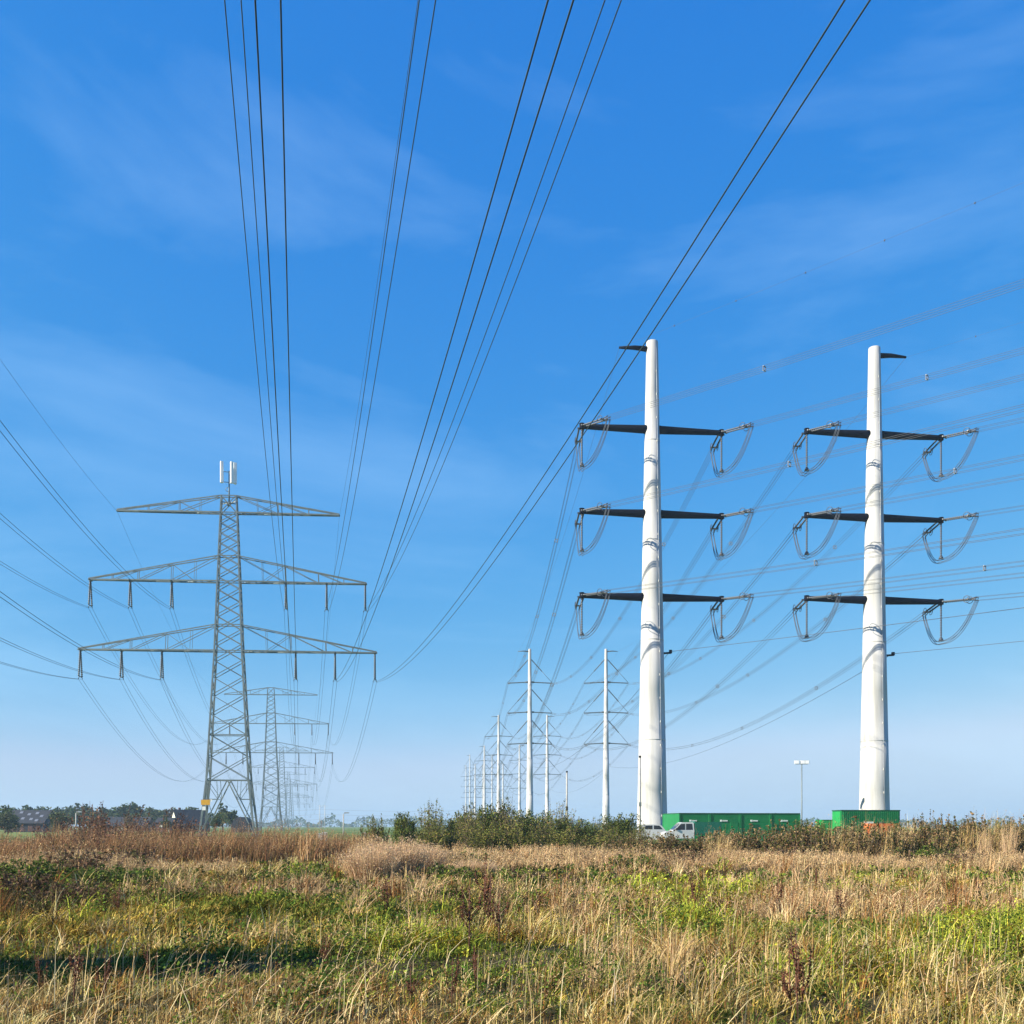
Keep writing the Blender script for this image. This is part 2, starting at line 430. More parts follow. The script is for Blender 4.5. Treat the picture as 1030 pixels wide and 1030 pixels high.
def dirs(j, s, k):
    """attachment, string direction to the viewer's side and to the far side"""
    tip = P1[j] + AD * (s * AL) + Vector((0, 0, LEV[k]))
    d1 = (FWD + Vector((0, 0, -.075))).normalized()
    far = P2[j] + Vector((s * AL2, 0, LEV2[k]))
    d2 = (far - tip).normalized(); d2 = (d2 + Vector((0, 0, -.13))).normalized()
    return tip, d1, d2

for j in range(2):
    root = thing('tubular_pylon', ['tall white tubular pole with three black crossarms, the one behind the white pickup',
                                   'tall white tubular pole with three black crossarms, right of the floodlight mast'][j], 'pylon', P1[j], 0, 'white tubular tension poles')
    m = MB(); rad = shaft_mesh(TOPZ, 1.93, .72, m); m.build('shaft', WHITE, root)
    # step rail
    ang = R(-60 if j == 0 else -72); m = MB()
    ca, sa = math.cos(ang), math.sin(ang)
    m.path([((rad(z) + .10) * ca, (rad(z) + .10) * sa, z) for z in np.linspace(2.5, 61, 14)], .035, 5)
    m.build('climbing_rail', ALU, root)
    m = MB()
    for z in np.arange(3, 61, 2.9):
        m.box(((rad(z) + .09) * ca, (rad(z) + .09) * sa, z), (.10, .12, .26), ang)
    m.build('rail_clamps', WHITE, root)
    s = -1 if j == 0 else 1
    m = MB(); m.path([AD * s * (rad(60.5) - .1) + Vector((0, 0, 61.1)), AD * s * 2.2 + Vector((0, 0, 61.2)), AD * s * 4.2 + Vector((0, 0, 61.1))], [.34, .27, .14], 10)
    m.build('earth_wire_arm', DKST, root)
    for k in range(3):
        for s in (-1, 1):
            z = LEV[k]; m = MB(); r0 = rad(z)
            m.path([AD * s * (r0 - .15) + Vector((0, 0, z)), AD * s * (r0 + .25) + Vector((0, 0, z)), AD * s * (AL - .3) + Vector((0, 0, z)), AD * s * (AL + .25) + Vector((0, 0, z))],
                   [.56, .50, .31, .26], 12)
            m.lathe((AD * s * AL + Vector((0, 0, z - .32))), [(0, .05), (.01, .33), (.08, .33), (.09, .2), (.6, .2), (.61, .33), (.68, .33)], 12)
            m.build('crossarm', DKST, root)
            tip, d1, d2 = dirs(j, s, k); lt = tip - P1[j]
            ends = []
            for d in (d1, d2):
                side = d.cross(Vector((0, 0, 1))).normalized()
                m = MB()
                for q in (-.28, .28): insulator(m, lt + d * .45 + side * q, lt + d * (SL - 1.0) + side * q, .13, 12)
                e = lt + d * SL; ends.append(e)
                for w in (.45, SL - 1.0): m.bar(lt + d * w - side * .5, lt + d * w + side * .5, .16)
                for q in (-.42, .42):                       # grading rings and dead-end clamps
                    m.path([lt + d * (SL - 1.15) + side * q + Vector((0, 0, .42 * math.sin(t_))) + d * (.42 * math.cos(t_)) for t_ in np.linspace(0, 6.283, 13)], .04, 5)
                    m.tube(lt + d * (SL - 1) + side * q * .5, e + side * q * .5 + Vector((0, 0, .2)), .06)
                    m.tube(lt + d * (SL - 1) + side * q * .5, e + side * q * .5 - Vector((0, 0, .2)), .06)
                m.build('tension_insulator', PALEI, root)
            pb = lt + Vector((0, 0, -4.9))
            m = MB(); insulator(m, lt + Vector((0, 0, -.3)), pb + Vector((0, 0, .25)), .15, 14)
            m.tube(pb + Vector((0, 0, .3)), pb, .22, .3, 8); m.build('hanging_insulator', PALEI, root)
            m = MB(); A, Bq = ends
            hs = (A - Bq).normalized(); sd_ = hs.cross(Vector((0, 0, 1))).normalized()
            for o1 in (-.2, .2):
                for o2 in (-.18, .18):
                    pts = []
                    low = pb + Vector((0, 0, -.25))
                    for t_ in np.linspace(0, 1, 23):        # curve through both ends, lowest under the hanging insulator
                        p = A.lerp(low, min(t_ * 2, 1)) if t_ < .5 else low.lerp(Bq, (t_ - .5) * 2)
                        f = abs(t_ - .5) * 2
                        top = A if t_ < .5 else Bq
                        zz = low.z + (top.z - low.z) * f ** 2.4
                        pts.append(Vector((p.x, p.y, zz)) + sd_ * o1 + Vector((0, 0, o2)))
                    m.path(pts, .040, 5)
            m.build('jumper_loop', JUMP, root)
    m = MB(); zb = 21.5 + H
    m.bar((rad(zb) - .1, -.2, zb), (rad(zb) + .9, -.3, zb + .05), .22); m.box((rad(zb) + .8, -.3, zb + .2), (.35, .3, .4)); m.build('cable_bracket', DKST, root)

def make_suspension(h=60.3 + H - 0.0):
    root = thing('tubular_pylon', None, 'pylon')
    m = MB(); rad = shaft_mesh(h, 1.30, .48, m); m.build('shaft', WHITE, root)
    for k in range(3):
        z = LEV2[k] * h / TOPZ
        for s in (-1, 1):
            m = MB(); insulator(m, (s * (rad(z) - .05), 0, z + .35), (s * AL2, 0, z), .26, 16, 8)
            m.tube((s * (rad(z) - .05), 0, z + .36), (s * 1.5, 0, z + .33), .3, .3); m.build('post_insulator', DKSTG, root)
            m = MB(); p0 = Vector((s * (rad(z + 8) - .05), 0, z + 8.1)); p1 = Vector((s * AL2, 0, z + .15))
            insulator(m, p0, p0.lerp(p1, .52), .24, 12, 8); m.tube(p0.lerp(p1, .5), p1, .07, .07, 5); m.build('brace_insulator', DKSTG, root)
    return root, rad
DKSTG = mat_plain('grey_green_insulator', (.07, .085, .085), .45, 0, .2, 3)
sus, srad = make_suspension()
ORD = ['second', 'third', 'fourth', 'fifth', 'sixth', 'seventh']
for q, (PP, hh) in enumerate(((P2, 62), (P3, 62), (P4, 62), (P5, 62), (P6, 88), (P7, 90))):
    for j in range(2):
        o = sus if (q == 0 and j == 0) else copy_tree(sus)
        o.location = PP[j]; o.scale = (1, 1, hh / 62.0)
        o['group'] = 'white tubular poles marching to the horizon'
        o['label'] = '%s white tubular pole from the front in the %s row, with slim braced arms' % (ORD[q], 'left' if j == 0 else 'right')
for j in range(2):                                               # outer earth-wire arms differ by row
    for o in [x for x in C.objects if x.name.startswith('tubular_pylon') and x.get('group', '').startswith('white tubular poles m') and ('left row' if j == 0 else 'right row') in x['label']]:
        s = -1 if j == 0 else 1
        MB().path([(s * .3, 0, 61.2), (s * 2.2, 0, 61.35), (s * 4.0, 0, 61.2)], [.22, .18, .1], 8).build('earth_wire_arm', DKSTG, o)

# ------------------------------------------------------------------ conductors
def span(A, B, sag, n=36):
    A, B = Vector(A), Vector(B)
    return [A.lerp(B, i / n) - Vector((0, 0, 4 * sag * (i / n) * (1 - i / n))) for i in range(n + 1)]
def chain(spans):
    out = []
    for s in spans: out += s if not out else s[1:]
    return out
def bundle(name, label, cat, group, pts, offs, r, mat, gap=None, first=25, r_sp=.03):
    root = thing(name, label, cat, pts[0], 0, group); o0 = pts[0]
    d = (pts[-1] - pts[0]); d.z = 0; d.normalize(); sd_ = Vector((d.y, -d.x, 0))
    for (a, b_) in offs:
        MB().path([p - o0 + sd_ * a + Vector((0, 0, b_)) for p in pts], r, 5).build('conductor' if len(offs) > 1 else 'strand', mat, root)
    if gap:
        L = 0; nxt = first
        for p, q in zip(pts, pts[1:]):
            l = (q - p).length
            while L + l > nxt:
                c = p.lerp(q, (nxt - L) / l) - o0; m = MB()
                cs = [c + sd_ * a + Vector((0, 0, b_)) for a, b_ in offs]
                if len(offs) == 4:
                    for i in range(4): m.bar(cs[i], cs[(i + 1) % 4], r_sp * 2)
                else: m.bar(cs[0], cs[-1], r_sp * 2)
                m.build('spacer', ALU, root); nxt += gap
            L += l
    return root

NEAR = Vector((T1[0] + .213 * 205, T1[1] - 205, 0))
TV = [NEAR] + [Vector((x, y, 0)) for x, y in TOW]
AX = Vector((math.cos(R(4)), math.sin(R(4)), 0))
SAGS = {'mid': (7.6, 11, 14, 14, 14), 'low': (6.6, 11, 14, 14, 14)}
AN = {'mid': 'middle', 'low': 'lowest'}; QN = ['inner', 'middle', 'outer']
for nm in ('mid', 'low'):
    zi = [z for n_, z, _, _ in ARMS if n_ == nm][0] - INSL[nm]
    for s in (-1, 1):
        for qi, q in enumerate(INS[nm]):
            P = [v + AX * (s * q) + Vector((0, 0, zi)) for v in TV]
            pts = chain([span(P[i], P[i + 1], SAGS[nm][i], 44 if i == 0 else 30) for i in range(5)])
            bundle('conductor_pair', 'wire pair hung from the %s insulator on the lattice pylons\' %s crossarm, %s half' % (QN[qi], AN[nm], SN[s]),
                   'power line', 'wire pairs of the lattice pylons', pts, [(-.28, 0), (.28, 0)], .024, WIRE)
for s in (-1, 1):
    P = [v + AX * (s * 18.1) + Vector((0, 0, 53.5)) for v in TV]
    pts = chain([span(P[i], P[i + 1], (5.8, 7, 9, 9, 9)[i], 40 if i == 0 else 30) for i in range(5)])
    bundle('earth_wire', 'single thin wire on the %s tip of the lattice pylons\' top crossarm' % SN[s], 'power line', 'thin earth wires of the lattice pylons', pts, [(0, 0)], .016, WIRE)

Q4 = [(-.22, .22), (.22, .22), (.22, -.22), (-.22, -.22)]
for j in range(2):
    for s in (-1, 1):
        for k in range(3):
            tip, d1, d2 = dirs(j, s, k)
            A = tip + d1 * SL; B = A + FWD * 350
            B.z = LEV[k]
            bundle('conductor_bundle', 'four wires off to the right from %s large white pole, %s arm, %s tip' % (PN[j], LN[k], SN[s]),
                   'power line', 'wire bundles running off to the right', span(A, B, 7.2, 40), Q4, .019, WIREP, 45, 22 + 3 * k + 9 * j, .045)
            A = tip + d2 * SL
            tips = [A] + [PP[j] + Vector((s * AL2, 0, LEV2[k] - .2)) for PP in (P2, P3, P4, P5)]
            bundle('conductor_bundle', 'four wires receding from %s large white pole, %s arm, %s tip' % (PN[j], LN[k], SN[s]),
                   'power line', 'wire bundles receding along the white poles', chain([span(tips[i], tips[i + 1], (7.5, 7, 7, 8)[i], 26) for i in range(4)]), Q4, .022, WIREP, 42, 30 + 4 * k, .05)
    s = -1 if j == 0 else 1
    A = P1[j] + AD * s * 4.2 + Vector((0, 0, 61.1)); B = A + FWD * 350
    e = span(A, B, 6, 40)
    ew = bundle('earth_wire', 'thin wire with small dark markers off to the right from %s large white pole top' % PN[j], 'power line', 'thin wires from the pole tops', e, [(0, 0)], .009, WIREP)
    for i in range(1, 14):
        MB().lathe(e[i] - e[0] + Vector((0, 0, -.22)), [(.12, .03), (.15, .055), (.22, .07), (.29, .055), (.32, .03)], 8).build('bird_marker', WIREP, ew)
    tips = [A] + [PP[j] + Vector((s * 4.0, 0, 61.2)) for PP in (P2, P3, P4, P5)]
    bundle('earth_wire', 'thin wire receding from the top arm of the %s large white pole' % PN[j], 'power line', 'thin wires from the pole tops', chain([span(tips[i], tips[i + 1], 5, 24) for i in range(4)]), [(0, 0)], .016, WIREP)
    A = P1[j] + Vector((1.93 * .75 + .7, -.3, 21.7 + H)); B = A + FWD * 350
    bundle('low_cable', 'low cable off to the right from the bracket on the %s large white pole' % PN[j], 'cable', 'low cables between the pole brackets', span(A, B, 3.5, 30), [(0, 0)], .03, WIREP)
    B = P2[j] + Vector((1.2, 0, 22)); 
    bundle('low_cable', 'low cable receding from the bracket on the %s large white pole' % PN[j], 'cable', 'low cables between the pole brackets', chain([span(A, B, 5, 24), span(B, P3[j] + Vector((1.2, 0, 22)), 5, 24)]), [(0, 0)], .03, WIREP)

# far crossing line with two pale masts
fm = []
for i, u in enumerate((321.6, 326.8)):
    Y = 1150.0; x = PX(u, Y)
    m = MB().tube((0, 0, 0), (0, 0, 26), .55, .3, 10); m.bar((-3, 0, 25), (3, 0, 25), .3)
    t_ = thing('white_mast', '%s of two thin white masts standing close together on the hazy horizon' % ('left one', 'right one')[i], 'mast', (x, Y, 0), 0, 'pale masts on the horizon')
    m.build('mast_tube', WHITE, t_); MB().box((0, 0, .5), (2.2, 2.2, 1.0)).build('base_block', CONC, t_)
for i, (va, vb, sg) in enumerate(((812, 811, 3), (817, 815, 3), (822, 820, 3))):
    Y = 1150.0
    pts = chain([span((PX(200, Y), Y, PZ(va - 2, Y)), (PX(324, Y), Y, PZ(va, Y)), sg, 16), span((PX(324, Y), Y, PZ(va, Y)), (PX(520, Y), Y, PZ(vb, Y)), sg, 16)])
    bundle('crossing_wire', '%s of three pale wires crossing the horizon beyond the pasture' % ('topmost', 'middle one', 'lowest')[i], 'power line', 'pale wires crossing the horizon', pts, [(0, 0)], .13, ALU)

# ------------------------------------------------------------------ masts, lamp posts, boxes
def post(name, label, cat, u, v_top, Y, r=.07, mat=GALV, group=None):
    t_ = thing(name, label, cat, (PX(u, Y), Y, 0), 0, group); h = PZ(v_top, Y)
    m = MB().path([(0, 0, 0), (0, 0, h * .3), (0, 0, h)], [r * 1.4, r * 1.2, r], 8); m.build('post', mat, t_)
    return t_, h
t_, h = post('slim_mast', 'slim grey mast standing right in front of the large white pole by the pickup', 'mast', 643.8, 760, 104, .10, CONC, 'slim grey masts')
MB().box((0, 0, h + .1), (.24, .24, .2)).build('cap', PLASTK, t_); MB().box((0, -.12, 4), (.24, .16, .4)).build('junction_box', GALV, t_)
t_, h = post('slim_mast', 'slim grey mast among the shrubs between the two rows of white poles', 'mast', 570.2, 775, 130, .11, CONC, 'slim grey masts')
MB().box((0, 0, h + .1), (.25, .25, .2)).build('cap', PLASTK, t_); MB().box((0, -.13, 4), (.3, .2, .5)).build('junction_box', PLASTK, t_)
t_, h = post('floodlight_mast', 'thin mast with three white floodlights behind the green cabins', 'light mast', 806.5, 766.5, 122, .06, GALV)
MB().bar((-.75, 0, h), (.75, 0, h), .07).build('crossbar', GALV, t_)
for x in (-.62, .1, .62):
    l = MB(); l.prism([(x - .26, h + .0), (x + .26, h + .0), (x + .28, h + .45), (x - .28, h + .45)], -.12, .15); f = l.build('floodlight', VEHW, t_)
    MB().box((x, -.13, h + .22), (.46, .03, .38)).build('lens', LENS, f)
for u, vt, Y, lab in ((345.5, 817, 180, 'street lamp with a single short arm standing beyond the reeds on the pasture edge'),
                      (76.5, 816, 170, 'street lamp with a pale head standing right of the barn willow'),
                      (250.5, 828, 150, 'short dark post at the pasture edge below the second lattice pylon')):
    if 'short dark' in lab:
        t_, h = post('marker_post', lab, 'post', u, vt, Y, .12, PLASTK); MB().lathe((0, 0, h), [(0, .12), (.1, .16), (.2, .1)], 8).build('cap', PLASTK, t_); continue
    t_, h = post('street_lamp', lab, 'street lamp', u, vt, Y, .10, CONC, 'street lamps')
    MB().path([(0, 0, h - .05), (.1, 0, h + .15), (.6, 0, h + .22)], .05, 6).build('arm', GALV, t_)
    MB().prism([(.1, h + .12), (1.0, h + .16), (1.0, h + .34), (.2, h + .38)], -.18, .18).build('lamp_head', ALU, t_)
for i, (u, Y, w, hh) in enumerate(((324.0, 120, 1.2, .75), (326.5, 95, .35, 1.05), (366, 98, .4, 1.0))):
    t_ = thing('utility_cabinet', ('low wide white cabinet at the pasture edge below the two thin masts', 'narrow pale bollard in the reeds just below the wide white cabinet', 'narrow pale post at the reed edge beside the beige grass mound')[i],
               ('cabinet', 'bollard', 'post')[i], (PX(u, Y), Y, 0))
    MB().box((0, 0, hh / 2), (w, .35, hh)).build('body', CONC if i else VEHW, t_); MB().box((0, 0, hh + .04), (w + .08, .42, .08)).build('lid', VEHW, t_)

# ------------------------------------------------------------------ site cabins, tank, vehicles
def cabin(x0, W, D, Hh, parent_loc, rz, label, mat_front, group, extra):
    t_ = thing('site_cabin', label, 'site cabin', parent_loc, rz, group)
    m = MB(); m.box((W / 2, D / 2, Hh / 2 + .12), (W - .05, D, Hh - .02)); m.build('wall', mat_front, t_)
    m = MB().box((W / 2, D / 2, Hh + .16), (W, D + .08, .10)); m.build('roof', GREEND, t_)
    m = MB()
    for x in (.06, W - .06):
        for y in (-.02, D + .02): m.box((x, y, Hh / 2 + .1), (.14, .10, Hh - .1))
    m.box((W / 2, -.025, .12), (W, .07, .16)); m.box((W / 2, D + .025, .12), (W, .07, .16))
    for x in (.0, W): m.box((x, D / 2, .12), (.07, D + .1, .14))
    m.build('frame', GREEN, t_)
    if extra.get('door'):
        d = MB().box((extra['door'], -.02, 1.12), (.9, .06, 2.0)).build('door', GREEN, t_); MB().box((extra['door'] - .36, -.08, 1.1), (.05, .08, .22)).build('handle', ALU, d)
    if extra.get('window'):
        w_ = MB().box((extra['window'], -.015, 1.45), (1.0, .05, .9)).build('shutter', GREEND, t_)
    m = MB(); x = W * .5 - .3
    m.box((x - .16, -.03, 2.32), (.22, .05, .2))
    for i in range(5): m.box((x + .06 + i * .12, -.03, 2.31), (.08, .05, .15))
    m.build('lettering', PANEL, t_)
    return t_
th = R(9)
base = Vector((PX(683, 112), 112, 0))
cl = ['green site cabin behind the pickup bed, leftmost of four with bright end wall', 'second green site cabin from the pickup in the row of four',
      'third green site cabin from the pickup in the row of four', 'green site cabin nearest the floodlight mast, rightmost of four']
for i in range(4):
    loc = base + Vector((math.cos(th), math.sin(th), 0)) * (3.62 * i)
    cabin(0, 3.6, 6.0, 2.98, loc, th, cl[i], GREEN, 'row of green site cabins', [dict(door=2.9), dict(door=2.9), dict(window=1.7), dict(window=1.2)][i])
    if i == 0:
        r_ = C.objects[-1]
cont = thing('storage_container', 'tall green container with a bright end in front of the right white pole base', 'container', (PX(846.5, 110), 110, 0), R(5))
m = MB().box((3.35, 1.25, 1.85), (6.7, 2.5, 3.1)); m.build('wall', GREEN, cont)
m = MB()
for i in range(28): m.box((.24 + i * .23, -.03, 1.9), (.11, .08, 2.8))
m.build('corrugation', GREEN, cont)
MB().box((3.35, 1.25, 3.45), (6.8, 2.6, .10)).build('roof', GREEND, cont)
MB().box((-.04, 1.25, 1.9), (.06, 2.2, 2.8)).build('door', GREEN2, cont)
m = MB()
for i in range(5): m.box((2.9 + i * .16, -.1, 2.1), (.10, .05, .2))
m.box((2.65, -.1, 2.1), (.26, .05, .26)); m.build('lettering', PANEL, cont)
box2 = thing('green_box', 'small light green box container left of the tall green container', 'container', (PX(827.5, 109), 109, 0), R(5))
MB().box((.55, 1, 1.2), (1.1, 2, 2.3)).build('body', GREEN2, box2); MB().box((.55, 1, 2.38), (1.16, 2.06, .06)).build('lid', GREEN, box2)
tank = thing('orange_tank', 'orange tank low in front of the tall green container, behind the hedge', 'tank', (PX(875, 104), 104, 0), R(5))
m = MB().prism([(0, .5), (3.3, .5), (3.3, 1.75), (3.2, 1.98), (.1, 1.98), (0, 1.75)], 0, 1.5); m.build('body', ORANGE, tank)
m = MB(); m.box((.4, .75, .25), (.2, 1.4, .5)); m.box((2.9, .75, .25), (.2, 1.4, .5)); m.build('skid', PLASTK, tank)
MB().tube((1.6, .7, 1.9), (1.6, .7, 2.1), .25, .25, 12).build('filler_cap', PLASTK, tank)

def wheel(parent, x, y, r=.36):
    w = MB().path([(x, y - .12, r), (x, y - .10, r), (x, y + .10, r), (x, y + .12, r)], [r * .9, r, r, r * .9], 20).build('wheel', RUBBER, parent)
    MB().path([(x, y - .135, r), (x, y + .135, r)], [r * .6, r * .6], 16).build('rim', ALU, w)
pk = thing('pickup_truck', 'white double cab pickup with a green dropside bed parked before the cabins', 'pickup', (PX(666, 103), 103, 0), R(4))
m = MB(); m.prism([(0, .5), (.02, .95), (.25, 1.12), (1.0, 1.25), (3.15, 1.28), (3.15, .45), (.2, .42)], -.95, .95)
m.prism([(.95, 1.24), (1.75, 2.02), (1.95, 2.10), (3.02, 2.10), (3.12, 1.95), (3.15, 1.25)], -.86, .86); m.build('body', VEHW, pk)
for a in ([(1.2, 1.32), (1.75, 1.92), (2.18, 1.95), (2.18, 1.32)], [(2.30, 1.32), (2.30, 1.95), (2.92, 1.95), (3.0, 1.32)]):
    m = MB(); m.prism(a, -.875, .875); m.build('side_window', DARKG, pk)
m = MB(); M_ = Matrix.Identity(4)
m._add([(1.02, -.74, 1.33), (1.02, .74, 1.33), (1.70, .68, 1.99), (1.70, -.68, 1.99)], [(0, 1, 2, 3)]); 
for i in range(4): m.v[i] = (m.v[i][0] - .02, m.v[i][1], m.v[i][2] + .02)
m.build('windscreen', DARKG, pk)
m = MB(); m.box((4.6, 0, .85), (2.7, 1.9, .1))
for y in (-.95, .95): m.box((4.6, y, 1.5), (2.7, .06, 1.25))
for x in (3.28, 5.95): m.box((x, 0, 1.5), (.06, 1.9, 1.25))
m.build('dropside_bed', TEAL, pk)
m = MB().prism([(3.2, 1.95), (3.3, 1.95), (3.3, 2.2), (3.2, 2.2)], -.9, .9); m.build('headboard', TEAL, pk)
for x in (.75, 4.4):
    for y in (-.85, .85): wheel(pk, x, y)
m = MB().box((1.28, -1.02, 1.38), (.14, .18, .22)); m.build('mirror', PLASTK, pk)
for y in (-.7, .7): MB().box((.06, y, .92), (.12, .3, .16)).build('headlight', LENS, pk)
car = thing('white_car', 'white van with a dark side window left of the pickup, mostly behind the hedge', 'van', (PX(642, 106), 106, 0), R(3))
m = MB(); m.prism([(0, .4), (0, 1.2), (.15, 1.75), (.4, 1.88), (2.1, 1.88), (2.35, 1.75), (2.75, 1.25), (3.3, 1.05), (3.35, .4)], -.85, .85); m.build('body', VEHW, car)
m = MB().prism([(.55, 1.38), (.6, 1.76), (1.35, 1.78), (1.35, 1.38)], -.865, .865); m.build('side_window', DARKG, car)
m = MB().prism([(1.5, 1.38), (1.5, 1.78), (2.1, 1.76), (2.45, 1.38)], -.865, .865); m.build('side_window', DARKG, car)
for x in (.6, 2.75):
    for y in (-.78, .78): wheel(car, x, y, .32)
MB().box((3.33, -.6, .85), (.1, .3, .15)).build('headlight', LENS, car)

# ------------------------------------------------------------------ farm buildings
def gable(t_, W, D, he, hr, wall, roof, over=.4):
    m = MB(); m.prism([(-D / 2, 0), (D / 2, 0), (D / 2, he), (0, hr), (-D / 2, he)], -W / 2, W / 2, Matrix.Rotation(R(90), 4, 'Z')); m.build('wall', wall, t_)
    m = MB(); d2 = D / 2 + over; zz = he - over * (hr - he) / (D / 2)
    m.prism([(-d2, zz + .05), (0, hr + .05), (d2, zz + .05), (d2, zz + .25), (0, hr + .27), (-d2, zz + .25)], -W / 2 - .3, W / 2 + .3, Matrix.Rotation(R(90), 4, 'Z'))
    return m.build('roof', roof, t_)
Y = 290.0
t_ = thing('barn', 'long dark barn with scattered pale skylights in its roof at the left edge', 'barn', (PX(32.5, Y), Y, 0), R(4))
rf = gable(t_, 10.6, 11, 2.6, 6.1, ROOFD, ROOFD)
sl = (6.1 - 2.6) / 5.5
for (x, f) in ((-3.9, .55), (-2.6, .2), (-1.1, .7), (-.1, .35), (1.3, .75), (2.0, .25), (3.7, .5), (3.0, .85)):
    y = -5.5 + 5.5 * (1 - f); z = 2.6 + sl * 5.5 * (1 - f) + .31
    m = MB(); dy = .45
    m._add([(x - .42, y - dy, z - sl * dy), (x + .42, y - dy, z - sl * dy), (x + .42, y + dy, z + sl * dy), (x - .42, y + dy, z + sl * dy),
            (x - .42, y - dy, z - sl * dy - .06), (x + .42, y - dy, z - sl * dy - .06), (x + .42, y + dy, z + sl * dy - .06), (x - .42, y + dy, z + sl * dy - .06)],
           [(0,1,2,3),(7,6,5,4),(0,4,5,1),(1,5,6,2),(2,6,7,3),(3,7,4,0)])
    m.build('skylight', SKYL, rf)
for x in (-3.2, -.8, 1.6, 3.8): MB().box((x, -5.53, 1.2), (1.3, .06, 2.0)).build('door', BRICK, t_)
Y = 300.0
t_ = thing('farmhouse', 'farmhouse with a steep dark roof and pale gable left of the nearest lattice pylon', 'house', (PX(191, Y), Y, 0), R(36))
rf = gable(t_, 9.5, 8, 2.3, 6.4, BRICK, ROOFD)
MB().box((-3.0, .3, 6.7), (.6, .6, 1.1)).build('chimney', BRICK, rf)
m = MB(); m.prism([(-3.3, 2.4), (3.3, 2.4), (0, 6.0)], -.04, .04, Matrix.Translation((-4.82, 0, 0)) @ Matrix.Rotation(R(90), 4, 'Z')); m.build('gable_panel', CREAM, t_)
for x in (-2.8, 0, 2.6):
    w_ = MB().box((x, -4.02, 1.4), (1.0, .08, 1.1)).build('window', CREAM, t_); MB().box((x, -4.07, 1.4), (.8, .04, .9)).build('pane', DARKG, w_)
Y = 296.0
t_ = thing('brick_outbuilding', 'small red brick outbuilding with pale bands beside the farmhouse gable', 'outbuilding', (PX(174.5, Y), Y - 6, 0), R(0))
gable(t_, 4.5, 5, 2.6, 3.9, BRICK, ROOFD, .2); MB().box((0, -2.53, 1.7), (2.4, .06, .5)).build('window', CREAM, t_); MB().box((1.3, -2.53, .95), (.8, .06, 1.7)).build('door', CREAM, t_)
Y = 320.0
t_ = thing('low_shed', 'low dark shed under the trees midway between barn and farmhouse', 'shed', (PX(131, Y), Y, 0), R(3))
gable(t_, 13, 7, 1.9, 4.4, BRICK, ROOFD); MB().box((-2, -3.53, 1.0), (1.6, .06, 1.6)).build('door', CREAM, t_); MB().box((3, -3.53, 1.2), (2.0, .06, .8)).build('window', DARKG, t_)
Y = 270.0
t_ = thing('dark_barn', 'dark round roofed shed seen between the feet of the nearest lattice pylon', 'shed', (PX(244, Y), Y, 0), R(0))
m = MB(); pr = [(-2.1, 0), (2.1, 0), (2.15, 1.8)] + [(2.15 * math.cos(a), 1.8 + 2.4 * math.sin(a)) for a in np.linspace(.25, 2.9, 9)] + [(-2.15, 1.8)]
m.prism(pr, -3, 3); m.build('roof', ROOFD, t_); MB().box((0, -3.03, 1.1), (1.8, .05, 2.1)).build('door', PLASTK, t_)

# ------------------------------------------------------------------ foliage builders (leaf-sized faces)
def leaf_arrays(pos, size, nrm_bias=None, aspect=.55, g=None):
    n = len(pos); g = g or rng
    d = g.normal(size=(n, 3)); d /= np.linalg.norm(d, axis=1, keepdims=True)
    if nrm_bias is not None: d = d + nrm_bias; d /= np.linalg.norm(d, axis=1, keepdims=True)
    a = np.cross(d, g.normal(size=(n, 3))); a /= np.linalg.norm(a, axis=1, keepdims=True) + 1e-9
    b_ = np.cross(d, a); s = np.asarray(size).reshape(-1, 1) * np.ones((n, 1))
    v = np.empty((n, 4, 3)); v[:, 0] = pos - a * s; v[:, 1] = pos + b_ * s * aspect + d * s * .15; v[:, 2] = pos + a * s; v[:, 3] = pos - b_ * s * aspect + d * s * .15
    i = np.arange(n)[:, None] * 4
    tris = np.concatenate([i + [[0, 1, 2]], i + [[0, 2, 3]]])
    return v.reshape(-1, 3), tris
def tint(n, cols, wts, var=.18, g=None):
    g = g or rng; cols = np.array(cols); k = g.choice(len(cols), size=n, p=np.array(wts) / sum(wts))
    c = cols[k] * (1 + g.normal(size=(n, 1)) * var); c *= 1 + g.normal(size=(n, 3)) * .05
    return np.clip(c, .004, .8)
def crown_pts(n, g, clumps, R0, squash=.8, clump_r=.35, zlow=-.6):
    cs = g.normal(size=(clumps, 3)); cs /= np.linalg.norm(cs, axis=1, keepdims=True); cs *= (g.random((clumps, 1)) ** .5) * R0 * .8
    cs[:, 2] *= squash; cs = cs[cs[:, 2] > zlow * R0]
    k = g.integers(0, len(cs), n); q = g.normal(size=(n, 3)); q /= np.linalg.norm(q, axis=1, keepdims=True)
    q *= (g.random((n, 1)) ** .45) * R0 * clump_r * (0.6 + .8 * g.random((len(cs), 1)))[k]
    return cs[k] + q, cs, k

